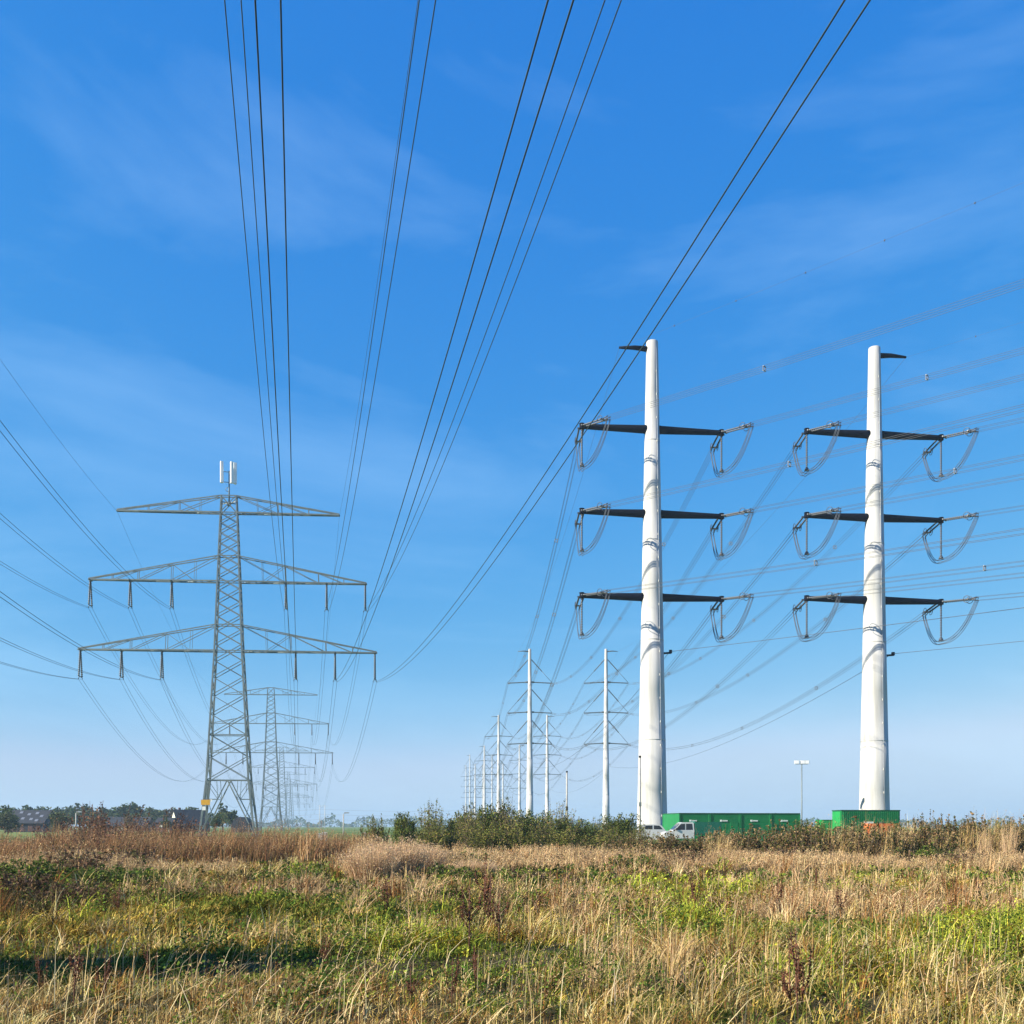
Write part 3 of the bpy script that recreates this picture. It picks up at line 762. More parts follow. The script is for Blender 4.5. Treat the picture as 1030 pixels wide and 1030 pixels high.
def make_tree(name, h, rad_, seed, cols, wts, nleaf=900, leaf=.38, tall=1.0, clumps=34):
    g = np.random.default_rng(seed); root = thing(name, None, 'tree')
    p, cs, k = crown_pts(nleaf, g, clumps, rad_, tall, .36)
    cz = h - rad_ * tall * 1.0
    p[:, 2] += cz; cs = cs.copy(); cs[:, 2] += cz
    v, f = leaf_arrays(p, leaf * (.6 + .8 * g.random(nleaf)), None, .6, g)
    shade = (.75 + .5 * g.random(len(cs)))[k][:, None]
    c = np.repeat(tint(nleaf, cols, wts, .18, g) * shade, 4, 0)
    m = MB(); m.path([(0, 0, -.1), (.1 * rad_ * .3, 0, h * .3), (0, .1, h * .62), (0, 0, h * .85)], [.05 * h * .55, .022 * h, .014 * h, .005 * h], 7)
    for i in range(min(9, len(cs))):
        e = cs[i * len(cs) // 9 % len(cs)]; m.path([(0, 0, h * (.22 + .05 * i)), Vector(e) * .5 + Vector((0, 0, h * .2)), Vector(e)], [.014 * h, .009 * h, .004 * h], 5)
    m.build('trunk', BARK, root)
    link_mesh('crown', np_mesh('crown', v, f, c), LEAF, root)
    return root
G1 = [(.055, .085, .030), (.095, .115, .042), (.14, .13, .05)]
trees_protos = [make_tree('broadleaf_tree', 6.5, 2.6, 50 + i, G1, (5, 3, 1), 1000, .34, 1.05) for i in range(3)]
trees_protos.append(make_tree('broadleaf_tree', 6.5, 2.6, 60, [(.17, .10, .045), (.13, .10, .05), (.09, .09, .04)], (3, 3, 2), 800, .30, 1.1))
used = set()
def place(proto, loc, sc, rz, label, group):
    o = proto if id(proto) not in used else copy_tree(proto); used.add(id(proto))
    o.location = loc; o.scale = sc if hasattr(sc, '__len__') else (sc, sc, sc); o.rotation_euler = (0, 0, rz); o['label'] = label
    if group: o['group'] = group
    return o
NTH = ['first', 'second', 'third', 'fourth', 'fifth', 'sixth', 'seventh', 'eighth', 'ninth', 'tenth', 'eleventh', 'twelfth', 'thirteenth', 'fourteenth', 'fifteenth', 'sixteenth',
       'seventeenth', 'eighteenth', 'nineteenth', 'twentieth', 'twenty-first', 'twenty-second', 'twenty-third', 'twenty-fourth', 'twenty-fifth', 'twenty-sixth', 'twenty-seventh', 'twenty-eighth', 'twenty-ninth', 'thirtieth']
row = [(14, 810), (22, 810), (32, 809), (42, 809), (52, 811), (60, 810.5), (68, 809.5), (76, 807.5), (84, 808), (91, 810), (99, 812), (108, 810.5), (117, 809.5), (124, 808), (131, 806), (139, 809), (147, 812), (155, 810.5), (163, 813), (171, 811), (180, 812), (191, 809.5), (200, 812)]
for i, (u, v) in enumerate(row):
    Y = 385 + 40 * rnd.random(); s = PZ(v, Y) / 6.5
    place(trees_protos[3 if i in (19,) else i % 3], (PX(u, Y), Y, 0), (s * 1.4, s * 1.3, s * 1.06), rnd.random() * 6.28,
          'green tree of the belt behind the farm, %s from the left edge' % NTH[i], 'trees behind the farm')
row2 = [(18, 816), (37, 815), (56, 817), (80, 814), (95, 815), (104, 817), (113, 815), (121, 816), (137, 815), (152, 817), (160, 818), (207, 815)]
for i, (u, v) in enumerate(row2):
    Y = 350 + 20 * rnd.random(); sc_ = PZ(v, Y) / 6.5
    place(trees_protos[i % 3], (PX(u, Y), Y, 0), (sc_ * 1.7, sc_ * 1.5, sc_), rnd.random() * 6.28, 'lower tree in the front row of the belt behind the farm, %s from left' % NTH[i], 'lower trees of the belt')
spec = [(5, 806, 250, 0, 'dark pointed tree at the very left edge beside the barn'), (224, 806, 300, 1, 'tall hazy tree seen through the foot of the nearest lattice pylon'),
        (233, 812, 290, 2, 'lower tree right of the tall one between the pylon feet'), (216, 817, 240, 0, 'round dark bush low behind the left foot of the nearest pylon'), (130, 817, 280, 3, 'tree with yellow brown autumn crown midway between barn and farmhouse'),
        (168, 819, 255, 1, 'round grey green tree before the farmhouse gable')]
for u, v, Y, k, lab in spec:
    s = PZ(v, Y) / 6.5; place(trees_protos[k], (PX(u, Y), Y, 0), s, rnd.random() * 6.28, lab, None)
will = make_tree('willow', 5, 2.3, 77, [(.085, .10, .05), (.11, .115, .06), (.065, .08, .035)], (3, 2, 2), 2200, .2, 1.0, 40)
for i, (u, v, Y, lab) in enumerate(((8, 815, 205, 'grey green willow in front of the barn\'s left end'), (59, 815, 200, 'round grey green willow covering the barn\'s right end'))):
    s = PZ(v, Y) / 5.0; place(will, (PX(u, Y), Y, 0), (s * 1.25, s * 1.25, s), i * 2, lab, 'willows by the barn')
# far-off wood: one mass
n = 9000; g = np.random.default_rng(5); Yf = 1500 + 500 * g.random(n); uu = 120 + 900 * g.random(n)
hh_ = (5 + 17 * np.clip(vnoise(uu * .06, uu * 0, 1) * 1.1 - .1, 0, 1)) * (.75 + .35 * vnoise(uu * .35, uu * 0 + 3, 2))
p = np.stack([(uu - U0) / F * Yf, Yf, g.random(n) ** .7 * hh_], 1)
v, f = leaf_arrays(p, 2.2 * (.6 + .8 * g.random(n)), None, .7, g)
fw = link_mesh('far_wood', np_mesh('far_wood', v, f, np.repeat(tint(n, G1, (5, 3, 1), .2, g), 4, 0)), LEAF)
tag(fw, 'distant blue hazed wood along the horizon', 'wood', kind='stuff')

# shrubs of the middle distance
def make_shrub(name, seed, w, h, cols, wts, nleaf, leaf, twigs, twig_col, cat='shrub', out=1.0, sig=.16):
    g = np.random.default_rng(seed); root = thing(name, None, cat); m = MB(); P, K = [], []
    nst = twigs; per = max(8, int(nleaf / nst))
    sub = [(g.normal() * w * .2, g.normal() * w * .2, .72 + .4 * g.random()) for _ in range(5)]     # a few leading stems give an uneven top
    for i in range(nst):
        sx, sy, sh_ = sub[g.integers(0, 5)]; a = g.random() * 6.28; r = w * .34 * g.random() ** .6 * out
        b0 = Vector((sx * .6 + math.cos(a) * r * .15, sy * .6 + math.sin(a) * r * .15, 0)); q = r / (w * .34 * out)
        e = Vector((sx + math.cos(a) * r, sy + math.sin(a) * r, h * sh_ * (1.0 - .45 * q ** 2) * (.5 + .55 * g.random())))
        mid = b0.lerp(e, .5) + Vector((math.cos(a) * r * .15, math.sin(a) * r * .15, 0)) + Vector((g.normal() * .05, g.normal() * .05, 0))
        m.path([b0, mid, e], [.022, .013, .005], 4, True, False)
        f = g.random(per) ** .75 * .97 + .03; n_ = per
        c = np.where((f < .5)[:, None], np.array(b0) + (np.array(mid) - np.array(b0)) * (f * 2)[:, None], np.array(mid) + (np.array(e) - np.array(mid)) * (f * 2 - 1)[:, None])
        P.append(c + g.normal(size=(n_, 3)) * (sig * (1.15 - f))[:, None] * (w / 2.4)); K += [i] * n_
    p = np.concatenate(P); K = np.array(K); p[:, 2] = np.maximum(p[:, 2], .03)
    v, f = leaf_arrays(p, leaf * (.55 + .9 * g.random(len(p))), None, .5, g)
    shade = (.65 + .7 * g.random(nst))[K][:, None]
    link_mesh('foliage', np_mesh('foliage', v, f, np.repeat(tint(len(p), cols, wts, .2, g) * shade, 4, 0)), LEAF, root)
    m.build('branches', twig_col, root)
    return root
TWIG = mat_plain('twig_bark', (.13, .10, .065), .9, 0, .3, 6)
OL = [(.10, .12, .026), (.17, .175, .042), (.25, .225, .065), (.30, .21, .08)]
OL2 = [(.07, .10, .025), (.12, .145, .038), (.18, .18, .055)]
sh_protos = [make_shrub('shrub', 100, 3.2, 3.2, OL, (5, 4, 2, 1), 5600, .07, 110, TWIG), make_shrub('shrub', 101, 3.2, 2.9, OL2, (5, 4, 2), 8000, .085, 70, TWIG, sig=.42),
             make_shrub('shrub', 102, 3.4, 3.3, OL, (4, 4, 3, 2), 3600, .06, 120, TWIG)]
shr = [(381, 815, 66, 1.9), (409, 812, 70, 2.0), (434, 805, 74, 3.6), (461, 812, 76, 2.6), (478, 807, 72, 3.2), (497, 803, 74, 3.2), (515, 802, 72, 3.4), (536, 809, 76, 3.0), (556, 806, 72, 3.0), (577, 818, 72, 2.8), (598, 822, 74, 2.6), (624, 813, 78, 2.8), (447, 822, 64, 3.2), (488, 822, 62, 3.0), (525, 824, 62, 3.4), (566, 826, 62, 3.2), (606, 828, 62, 3.0), (639, 828, 70, 2.0)]
for i, (u, v, Y, w) in enumerate(sorted(shr)):
    s = PZ(v, Y) / 3.2; place(sh_protos[i % 3], (PX(u, Y), Y, 0), (w / 3.2, w / 3.2, s), rnd.random() * 6.28,
        'olive shrub with bare twigs below the receding white poles, %s from the left' % NTH[i], 'shrubs before the white poles')
BR = [(.05, .065, .018), (.105, .10, .03), (.18, .115, .055), (.30, .20, .10)]
br_protos = [make_shrub('bramble_bush', 140 + i, 2.0, 1.9, BR, (4, 4, 4, 3), 3600, .055, 110, TWIG, 'bush', 1.25) for i in range(3)]
hed = []
u = 636
while u < 1090:
    top = 839 if u < 722 else 830 if u < 770 else 829 if u < 830 else 831 if 862 < u < 918 else 826 if u < 900 else 824
    hed.append((u + rnd.uniform(-5, 5), top + rnd.uniform(-3, 4), 46 + rnd.uniform(-2, 3))); u += 17.5
for i, (u, v, Y) in enumerate(hed):
    s = PZ(v, Y) / 1.6; place(br_protos[i % 3], (PX(u, Y), Y, float(gz(PX(u, Y), Y))), (1.0 + .25 * rnd.random(), .95, s), rnd.random() * 6.28,
        'tangled bramble bush in the hedge below the green cabins, %s from its left end' % NTH[i], 'bramble bushes in the hedge')
for u, v, Y, w, lab in ((815, 818, 70, 2.0, 'dark green bush behind the hedge between the cabins and the green box'), (1000 - 92, 822, 62, 1.6, 'dark bush just right of the tall green container'),
                        (1008, 819, 60, 1.8, 'dark bush rising behind the hedge near the right edge')):
    s = PZ(v, Y) / 3.35; place(sh_protos[1], (PX(u, Y), Y, 0), (w / 3.2, w / 3.2, s), rnd.random() * 6.28, lab, None)

# brown bare thickets on the left
BRN = [(.17, .09, .06), (.22, .12, .075), (.12, .075, .05), (.13, .12, .05)]
RED = mat_plain('red_brown_twig', (.13, .075, .055), .9, 0, .3, 6)
bt = make_shrub('thicket', 170, 2.4, 2.2, BRN, (4, 3, 3, 1), 2600, .05, 150, RED, 'shrub', 1.15)
for i, (u, v, Y, w) in enumerate(((92, 822, 52, 3.4), (68, 838, 46, 2.6), (112, 836, 44, 2.6), (160, 828, 56, 3.2), (186, 836, 50, 2.6))):
    s = PZ(v, Y) / 1.5; place(bt, (PX(u, Y), Y, 0), (w / 2.4, w / 2.4, s), i * 1.7, 'red brown bare thicket standing out of the reeds below the farm, %s from the left' % NTH[i], 'bare thickets in the reeds')

# low bushes standing singly in the field
lowb = [make_shrub('low_bush', 190, 1.5, .85, [(.06, .095, .02), (.10, .14, .03), (.17, .18, .045)], (4, 3, 2), 2600, .045, 60, TWIG, 'bush', 1.3, .3),
        make_shrub('low_bush', 191, 1.5, .85, [(.15, .09, .055), (.11, .075, .045), (.12, .115, .04)], (4, 3, 3), 2000, .04, 90, RED, 'bush', 1.3, .2)]
for i, (u, vb, hh, w, k, lab) in enumerate((
        (22, 906, .75, 2.2, 1, 'dark brown low bush at the left edge of the field'), (66, 912, .55, 1.6, 1, 'dark brown low bush right of the one at the left field edge'),
        (30, 893, .8, 1.8, 0, 'dark green low bush at the left edge below the tan plume grass'), (98, 893, .6, 1.7, 0, 'bright green low bush left of two in front of the tan plume grass'),
        (128, 894, .5, 1.3, 0, 'dark green low bush right of two in front of the tan plume grass'), (70, 884, 1.15, 2.6, 1, 'brown bush before the reeds under the barn willow'),
        (140, 874, 1.2, 2.6, 1, 'brown bush before the reeds left of the pylon, lower than the thickets'), (205, 868, 1.1, 2.2, 0, 'olive bush at the foot of the reeds below the nearest lattice pylon'),
        (310, 892, .55, 1.3, 0, 'green low bush left of the beige grass mound'), (322, 900, .4, 1.0, 1, 'small brown bush below the green low bush by the beige mound'),
        (446, 889, .65, 1.5, 0, 'dark green low bush at the right foot of the beige grass mound'), (470, 874, .8, 1.9, 0, 'green low bush in the beige grass right of the mound'),
        (545, 892, .55, 1.9, 1, 'dark brown low bush in the middle of the field below the shrubs'), (585, 872, .8, 2.0, 1, 'brown bush in the beige grass below the shrubs'),
        (640, 878, .75, 1.4, 0, 'dark green low bush in the beige grass below the pickup'), (690, 874, .9, 1.8, 1, 'brown bush in the beige grass below the cabins'),
        (800, 868, 1.1, 2.4, 1, 'brown bush at the hedge foot below the floodlight mast'), (866, 866, 1.1, 2.0, 0, 'dark green bush at the hedge foot below the tall container'),
        (930, 868, 1.0, 2.4, 0, 'dark green bush at the hedge foot right of the tall container'), (985, 872, .9, 2.0, 1, 'brown bush at the hedge foot near the right edge'))):
    Y = F * H / (vb - V0); place(lowb[k], (PX(u, Y), Y, float(gz(PX(u, Y), Y)) - .02), (w / 1.5, w / 1.5, hh / .85), i * 1.9, lab, None)

# unseen hedge added left of the frame to cast the long foreground shadow
g = np.random.default_rng(21); n = 60000
hx = -20 + 9.0 * g.random(n); top = 5.2 + .18 * fbm(hx * .9, hx * 0, 1) + .10 * g.random(n)
hp = np.stack([hx, 8.5 + 1.4 * g.random(n), g.random(n) * top], 1)
v, f = leaf_arrays(hp, .11 * (.6 + .8 * g.random(n)), None, .6, g)
hd = thing('shadow_caster_hedge', 'tall dark hedge added outside the frame on the left to cast the foreground shadow', 'hedge')
link_mesh('foliage', np_mesh('foliage', v, f, np.repeat(tint(n, G1, (5, 3, 1), .2, g), 4, 0)), LEAF, hd)
m = MB()
for x in np.arange(-19.8, -11.1, .7): m.path([(x, 9.6, -.1), (x + .1, 9.65, 2.5), (x, 9.6, 5.0)], [.06, .045, .02], 6)
m.build('trunks', BARK, hd)

# ------------------------------------------------------------------ grasses
def blade_mesh(x, y, z, h, w, az, lean, col, tipcol=None, g=None):
    """bent tapering blades: 7 vertices, 5 triangles each"""
    g = g or rng; n = len(x); lv = np.array([0, .4, .75]); V = np.empty((n, 7, 3))
    fa = az + np.pi / 2 + g.normal(size=n) * .6
    fx, fy = np.cos(fa), np.sin(fa); lx, ly = np.cos(az), np.sin(az)
    for i, t_ in enumerate((0, .4, .75, 1.0)):
        dd = lean * h * t_ ** 1.8; zz = h * t_ * (1 - .38 * np.clip(lean, 0, 1.2) * t_ ** 1.5)
        cx, cy_, cz_ = x + lx * dd, y + ly * dd, z + zz
        ww = w * (1 - .75 * t_) * .5
        if i < 3:
            V[:, 2 * i, 0] = cx - fx * ww; V[:, 2 * i, 1] = cy_ - fy * ww; V[:, 2 * i, 2] = cz_
            V[:, 2 * i + 1, 0] = cx + fx * ww; V[:, 2 * i + 1, 1] = cy_ + fy * ww; V[:, 2 * i + 1, 2] = cz_
        else: V[:, 6, 0] = cx; V[:, 6, 1] = cy_; V[:, 6, 2] = cz_
    i = np.arange(n)[:, None] * 7
    T = np.concatenate([i + [[a, b_, c]] for a, b_, c in ((0, 1, 3), (0, 3, 2), (2, 3, 5), (2, 5, 4), (4, 5, 6))])
    return V.reshape(-1, 3), T, np.repeat(col, 7, 0), V[:, 6], V[:, 4]

def join(parts):
    vs_, ts, cs, b_ = [], [], [], 0
    for v, t_, c in parts: vs_.append(v); ts.append(t_ + b_); cs.append(c); b_ += len(v)
    return np.concatenate(vs_), np.concatenate(ts), np.concatenate(cs)

def sample(n, y0, y1, a=1.55, ulo=-120, uhi=1150, g=None, mar=4.0):
    g = g or rng; e = 2 - a; q = g.random(n); Y = (y0 ** e + q * (y1 ** e - y0 ** e)) ** (1 / e)
    lo, hi = (ulo - U0) / F * Y - mar * (ulo < 0), (uhi - U0) / F * Y + mar * (uhi > 1030)
    return lo + (hi - lo) * g.random(n), Y
def uv(x, y): return U0 + F * x / y, V0 + F * H / y
def E(u, v, u0, v0, ru, rv): return np.exp(-(((u - u0) / ru) ** 2 + ((v - v0) / rv) ** 2))

PINK = [(.47, .325, .17), (.37, .245, .12), (.58, .42, .24)]
STRAW = [(.53, .39, .16), (.42, .30, .11), (.64, .50, .25), (.20, .135, .06)]
GREENC = [(.075, .115, .020), (.13, .165, .028), (.22, .215, .045)]
GOLD = [(.44, .325, .065), (.52, .38, .10), (.26, .235, .045)]
LIME = [(.25, .29, .035), (.36, .37, .05), (.15, .20, .028)]
g = np.random.default_rng(31)
NT, PER = 37000, 18
x, y = sample(NT, 6.6, 62, 1.5, g=g); u, v = uv(x, y); N = NT
w_s = .50 - .38 * np.clip((955 - v) / 30, 0, 1) + 1.6 * (fbm(x * .35, y * .35, 0) - .45) + 1.3 * (v > 985) * (u < 480) + .45 * (v > 965)
w_g = .55 + .35 * (v > 955) * (u > 380) + .5 * np.clip((v - 930) / 20, 0, 1) * np.clip((u - 560) / 80, 0, 1) + 1.8 * (fbm(x * .28 + 7, y * .28, 1) - .5)
w_o = .70 + 1.2 * (fbm(x * .22, y * .22 + 5, 2) - .5) + .9 * E(u, v, 190, 943, 300, 18) + .6 * E(u, v, 260, 905, 220, 14)
w_p = -.1 + 1.6 * (fbm(x * .2 + 3, y * .25, 3) - .5)
for (a, b_, c, d, k) in ((600, 872, 210, 11, 2.2), (395, 868, 45, 20, 1.5), (900, 916, 170, 11, 2.4), (600, 915, 80, 12, 1.5), (780, 915, 70, 10, 1.4), (60, 868, 70, 12, 1.8), (300, 905, 160, 8, 1.2), (620, 985, 110, 30, 1.2), (430, 955, 40, 22, 1.2)): w_p = w_p + k * E(u, v, a, b_, c, d)
for (a, b_, c, d, k) in ((440, 945, 60, 18, 1.2), (700, 950, 90, 18, .9), (110, 890, 60, 8, .8), (200, 910, 200, 6, .4), (360, 925, 170, 9, .4), (900, 950, 100, 12, .6)): w_g = w_g + k * E(u, v, a, b_, c, d)
w_l = -.25 + .5 * (fbm(x * .7 + 4, y * .7, 0) - .5) + 2.9 * E(u, v, 690, 908, 60, 24) + 2.9 * E(u, v, 1010, 962, 85, 32) + .4 * np.clip((v - 935) / 20, 0, 1) * np.clip((u - 600) / 80, 0, 1) + 1.6 * E(u, v, 420, 955, 60, 18) + .9 * E(u, v, 745, 985, 30, 14)
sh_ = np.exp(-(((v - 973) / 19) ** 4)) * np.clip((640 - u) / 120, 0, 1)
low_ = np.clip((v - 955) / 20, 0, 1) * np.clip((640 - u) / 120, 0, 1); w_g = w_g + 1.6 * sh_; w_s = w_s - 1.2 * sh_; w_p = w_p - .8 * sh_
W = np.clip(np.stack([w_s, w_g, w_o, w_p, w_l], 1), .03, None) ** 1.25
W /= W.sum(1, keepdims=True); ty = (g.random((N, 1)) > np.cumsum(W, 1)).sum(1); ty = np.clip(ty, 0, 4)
tf_h = np.exp(.40 * g.normal(size=NT)).clip(.3, 1.9) * (.70 + .6 * fbm(x * .5, y * .5, 3)); tf_c = np.exp(.20 * g.normal(size=NT))
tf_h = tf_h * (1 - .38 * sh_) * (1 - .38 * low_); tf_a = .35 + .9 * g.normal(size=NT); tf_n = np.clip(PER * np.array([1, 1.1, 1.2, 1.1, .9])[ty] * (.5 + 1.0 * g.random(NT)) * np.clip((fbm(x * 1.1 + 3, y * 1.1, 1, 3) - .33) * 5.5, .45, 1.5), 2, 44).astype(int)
k_ = np.repeat(np.arange(NT), tf_n); N = len(k_); tx_, ty0 = x, y
sg = (.030 + .0024 * y)[k_] * np.array([1, 1.5, 1.7, 1.2, 1.1])[ty][k_]
ox, oy = g.normal(size=N) * sg, g.normal(size=N) * sg
x, y = x[k_] + ox, y[k_] + oy; ty = ty[k_]
hm_ = np.array([.36, .22, .17, .38, .32])[ty]
h = np.clip(hm_ * tf_h[k_] * (.55 + .65 * g.random(N)), .05, .95) * (1 - .25 * (y < 9.5))
lean = np.clip(np.array([.65, .75, .95, .45, .55])[ty] + (.35 + .15 * (y < 15)) * g.normal(size=N), .02, 1.8)
az = np.where(g.random(N) < .5, np.arctan2(oy, ox) + .5 * g.normal(size=N), tf_a[k_] + .5 * g.normal(size=N))
wd = np.clip(.00105 * y, .0075, .05) * np.array([.9, 1.3, 1.3, .75, 1.3])[ty] * (.6 + .8 * g.random(N))
col = np.zeros((N, 3))
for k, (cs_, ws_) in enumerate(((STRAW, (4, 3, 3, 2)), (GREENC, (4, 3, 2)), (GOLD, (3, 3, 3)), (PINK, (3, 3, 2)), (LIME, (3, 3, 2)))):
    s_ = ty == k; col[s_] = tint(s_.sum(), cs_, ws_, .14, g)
old = g.random(NT) < .24                                         # tufts gone brown
col = np.where(old[k_][:, None], col * [.50, .34, .24], col * tf_c[k_][:, None]).clip(.01, .8)
z = gz(x, y)
for k, (nm, lab) in enumerate((('dry_grass', 'straw coloured dry grass of the field'), ('green_grass', 'green grass growing between the straw'), ('golden_grass', 'low golden green turf of the field'), ('beige_grass', 'fine beige seed grass in soft bands'), ('lime_weeds', 'bright lime green weeds in patches'))):
    s_ = ty == k
    V_, T_, C_, tip, pre = blade_mesh(x[s_], y[s_], z[s_] - .02, h[s_], wd[s_], az[s_], lean[s_], col[s_], None, g)
    parts = [(V_, T_, C_)]
    if k in (0, 3):                                              # seed heads
        q = g.random(len(tip)) < (.22 if k == 0 else .75); tp, pr_ = tip[q], pre[q]; ys = y[s_][q]
        rep = 3; f_ = g.random((len(tp) * rep, 1)); c0 = np.repeat(pr_, rep, 0) * (1 - f_) + np.repeat(tp, rep, 0) * f_
        sz = np.clip(.0009 * np.repeat(ys, rep), .011, .05) * (.7 + .6 * g.random(len(c0)))
        lv_, lt_ = leaf_arrays(c0 + g.normal(size=c0.shape) * .008, sz, None, .35, g)
        parts.append((lv_, lt_, np.repeat(np.repeat(col[s_][q] * (1.0 if k else .95), rep, 0), 4, 0)))
    if k in (4, 1):
        q = g.random(len(tip)) < (.8 if k == 4 else .25); base_ = V_.reshape(-1, 7, 3)[q]
        rep = 4 if k == 4 else 3; f_ = g.random((len(base_) * rep, 1)); c0 = np.repeat(base_[:, 2], rep, 0) * (1 - f_) + np.repeat(base_[:, 6], rep, 0) * f_
        sz = np.clip(.0014 * np.repeat(y[s_][q], rep), .018, .05) * (.7 + .6 * g.random(len(c0)))
        lv_, lt_ = leaf_arrays(c0 + g.normal(size=c0.shape) * .02, sz, np.array([0, 0, .6]), .5, g)
        parts.append((lv_, lt_, np.repeat(np.repeat(col[s_][q], rep, 0), 4, 0)))
    o = link_mesh(nm, np_mesh(nm, *join(parts)), GRASS); tag(o, lab, 'grass', kind='stuff')

# long arching straws of the foreground
n = 2300; x, y = sample(n, 7.2, 14, 1.2, g=g); u, v = uv(x, y)
kp = g.random(n) < np.clip(.25 + .9 * (fbm(x * .5, y * .5, 1) - .45) * 2, .05, 1); x, y = x[kp], y[kp]; n = len(x)
V_, T_, C_, tip, pre = blade_mesh(x, y, gz(x, y) - .02, .5 + .22 * g.random(n), .008 + .004 * g.random(n), .3 + .9 * g.normal(size=n), np.abs(.55 + .55 * g.normal(size=n)), tint(n, [(.58, .47, .28), (.50, .37, .19)], (1, 1), .12, g), None, g)
rep = 5; f_ = g.random((n * rep, 1)); c0 = np.repeat(pre, rep, 0) * (1 - f_) + np.repeat(tip, rep, 0) * f_
lv_, lt_ = leaf_arrays(c0 + g.normal(size=c0.shape) * .006, .014, None, .35, g)
o = link_mesh('tall_straw', np_mesh('tall_straw', *join([(V_, T_, C_), (lv_, lt_, np.repeat(tint(n * rep, PINK, (1, 1, 1), .15, g), 4, 0))])), GRASS)
tag(o, 'long arching straw stalks in the foreground', 'grass', kind='stuff')

# leafy weeds, low
n = 16000; x, y = sample(n, 8, 52, 1.35, g=g); u, v = uv(x, y)
pr = np.clip(2.2 * (fbm(x * .4 + 2, y * .4 + 8, 2) - .55), 0, 1)
for (a, b_, c, d, k) in ((110, 889, 55, 9, 1), (300, 885, 40, 10, .8), (420, 892, 40, 8, .8), (40, 905, 70, 12, .6), (250, 912, 130, 7, .3), (360, 925, 60, 8, .5), (540, 890, 40, 8, .7), (700, 945, 60, 16, .6), (820, 937, 40, 9, .6), (600, 880, 60, 5, .5), (1005, 950, 60, 20, .7), (330, 1010, 60, 15, .6), (860, 985, 130, 25, .35), (560, 1010, 120, 12, .3)): pr = pr + k * E(u, v, a, b_, c, d)
kp = g.random(n) < pr; x, y = x[kp], y[kp]; n = len(x); rep = 30
R_ = .10 + .18 * g.random(n); HH = .14 + .34 * g.random(n)
th_ = g.random(n * rep) * 6.283; rr = np.sqrt(g.random(n * rep)) * np.repeat(R_, rep)
px_, py_ = np.repeat(x, rep) + rr * np.cos(th_), np.repeat(y, rep) + rr * np.sin(th_)
pz_ = gz(px_, py_) + np.repeat(HH, rep) * g.random(n * rep) ** .7 * (1.1 - rr / np.repeat(R_, rep) * .5)
sz = np.clip(.0017 * py_, .020, .06) * (.6 + .8 * g.random(n * rep))
lv_, lt_ = leaf_arrays(np.stack([px_, py_, pz_], 1), sz, np.array([0, 0, .8]), .6, g)
pc = tint(n, [(.05, .09, .018), (.10, .155, .028), (.22, .25, .04), (.16, .11, .05)], (4, 4, 3, 1), .2, g)
o = link_mesh('leafy_weeds', np_mesh('leafy_weeds', lv_, lt_, np.repeat(np.repeat(pc, rep, 0) * (1 + .15 * g.normal(size=(n * rep, 1))), 4, 0).clip(.01, .6)), LEAF)
tag(o, 'low dark green leafy weeds scattered over the field', 'weeds', kind='stuff')

# dark dead weeds
n = 3200; x, y = sample(n, 10, 50, 1.4, g=g); u, v = uv(x, y); pr = 0
for (a, b_, c, d, k) in ((35, 915, 75, 14, 1.0), (140, 920, 70, 7, .4), (550, 880, 35, 7, .9), (225, 895, 60, 6, .4), (690, 882, 40, 5, .8), (860, 905, 110, 8, .3), (490, 920, 40, 20, .4), (210, 905, 90, 7, .25)): pr = pr + k * E(u, v, a, b_, c, d)
kp = g.random(n) < pr; x, y = x[kp], y[kp]; n = len(x); rep = 26
a_ = g.random(n * rep) * 6.283
bx = np.repeat(x, rep) + g.normal(size=n * rep) * .10; by = np.repeat(y, rep) + g.normal(size=n * rep) * .10
V_, T_, C_, tip, pre = blade_mesh(bx, by, gz(bx, by), .2 + .45 * g.random(n * rep), np.clip(.001 * by, .008, .03), a_, .5 + .3 * g.random(n * rep), tint(n * rep, [(.07, .045, .025), (.10, .065, .035), (.05, .05, .02)], (2, 2, 2), .2, g), None, g)
lv_, lt_ = leaf_arrays(pre + g.normal(size=pre.shape) * .03, np.clip(.001 * by, .014, .04), None, .5, g)
o = link_mesh('dead_weeds', np_mesh('dead_weeds', *join([(V_, T_, C_), (lv_, lt_, np.repeat(tint(len(pre), [(.08, .05, .03), (.05, .05, .02)], (1, 1), .2, g), 4, 0))])), GRASS)
tag(o, 'dark brown dead weeds in low tangles', 'weeds', kind='stuff')

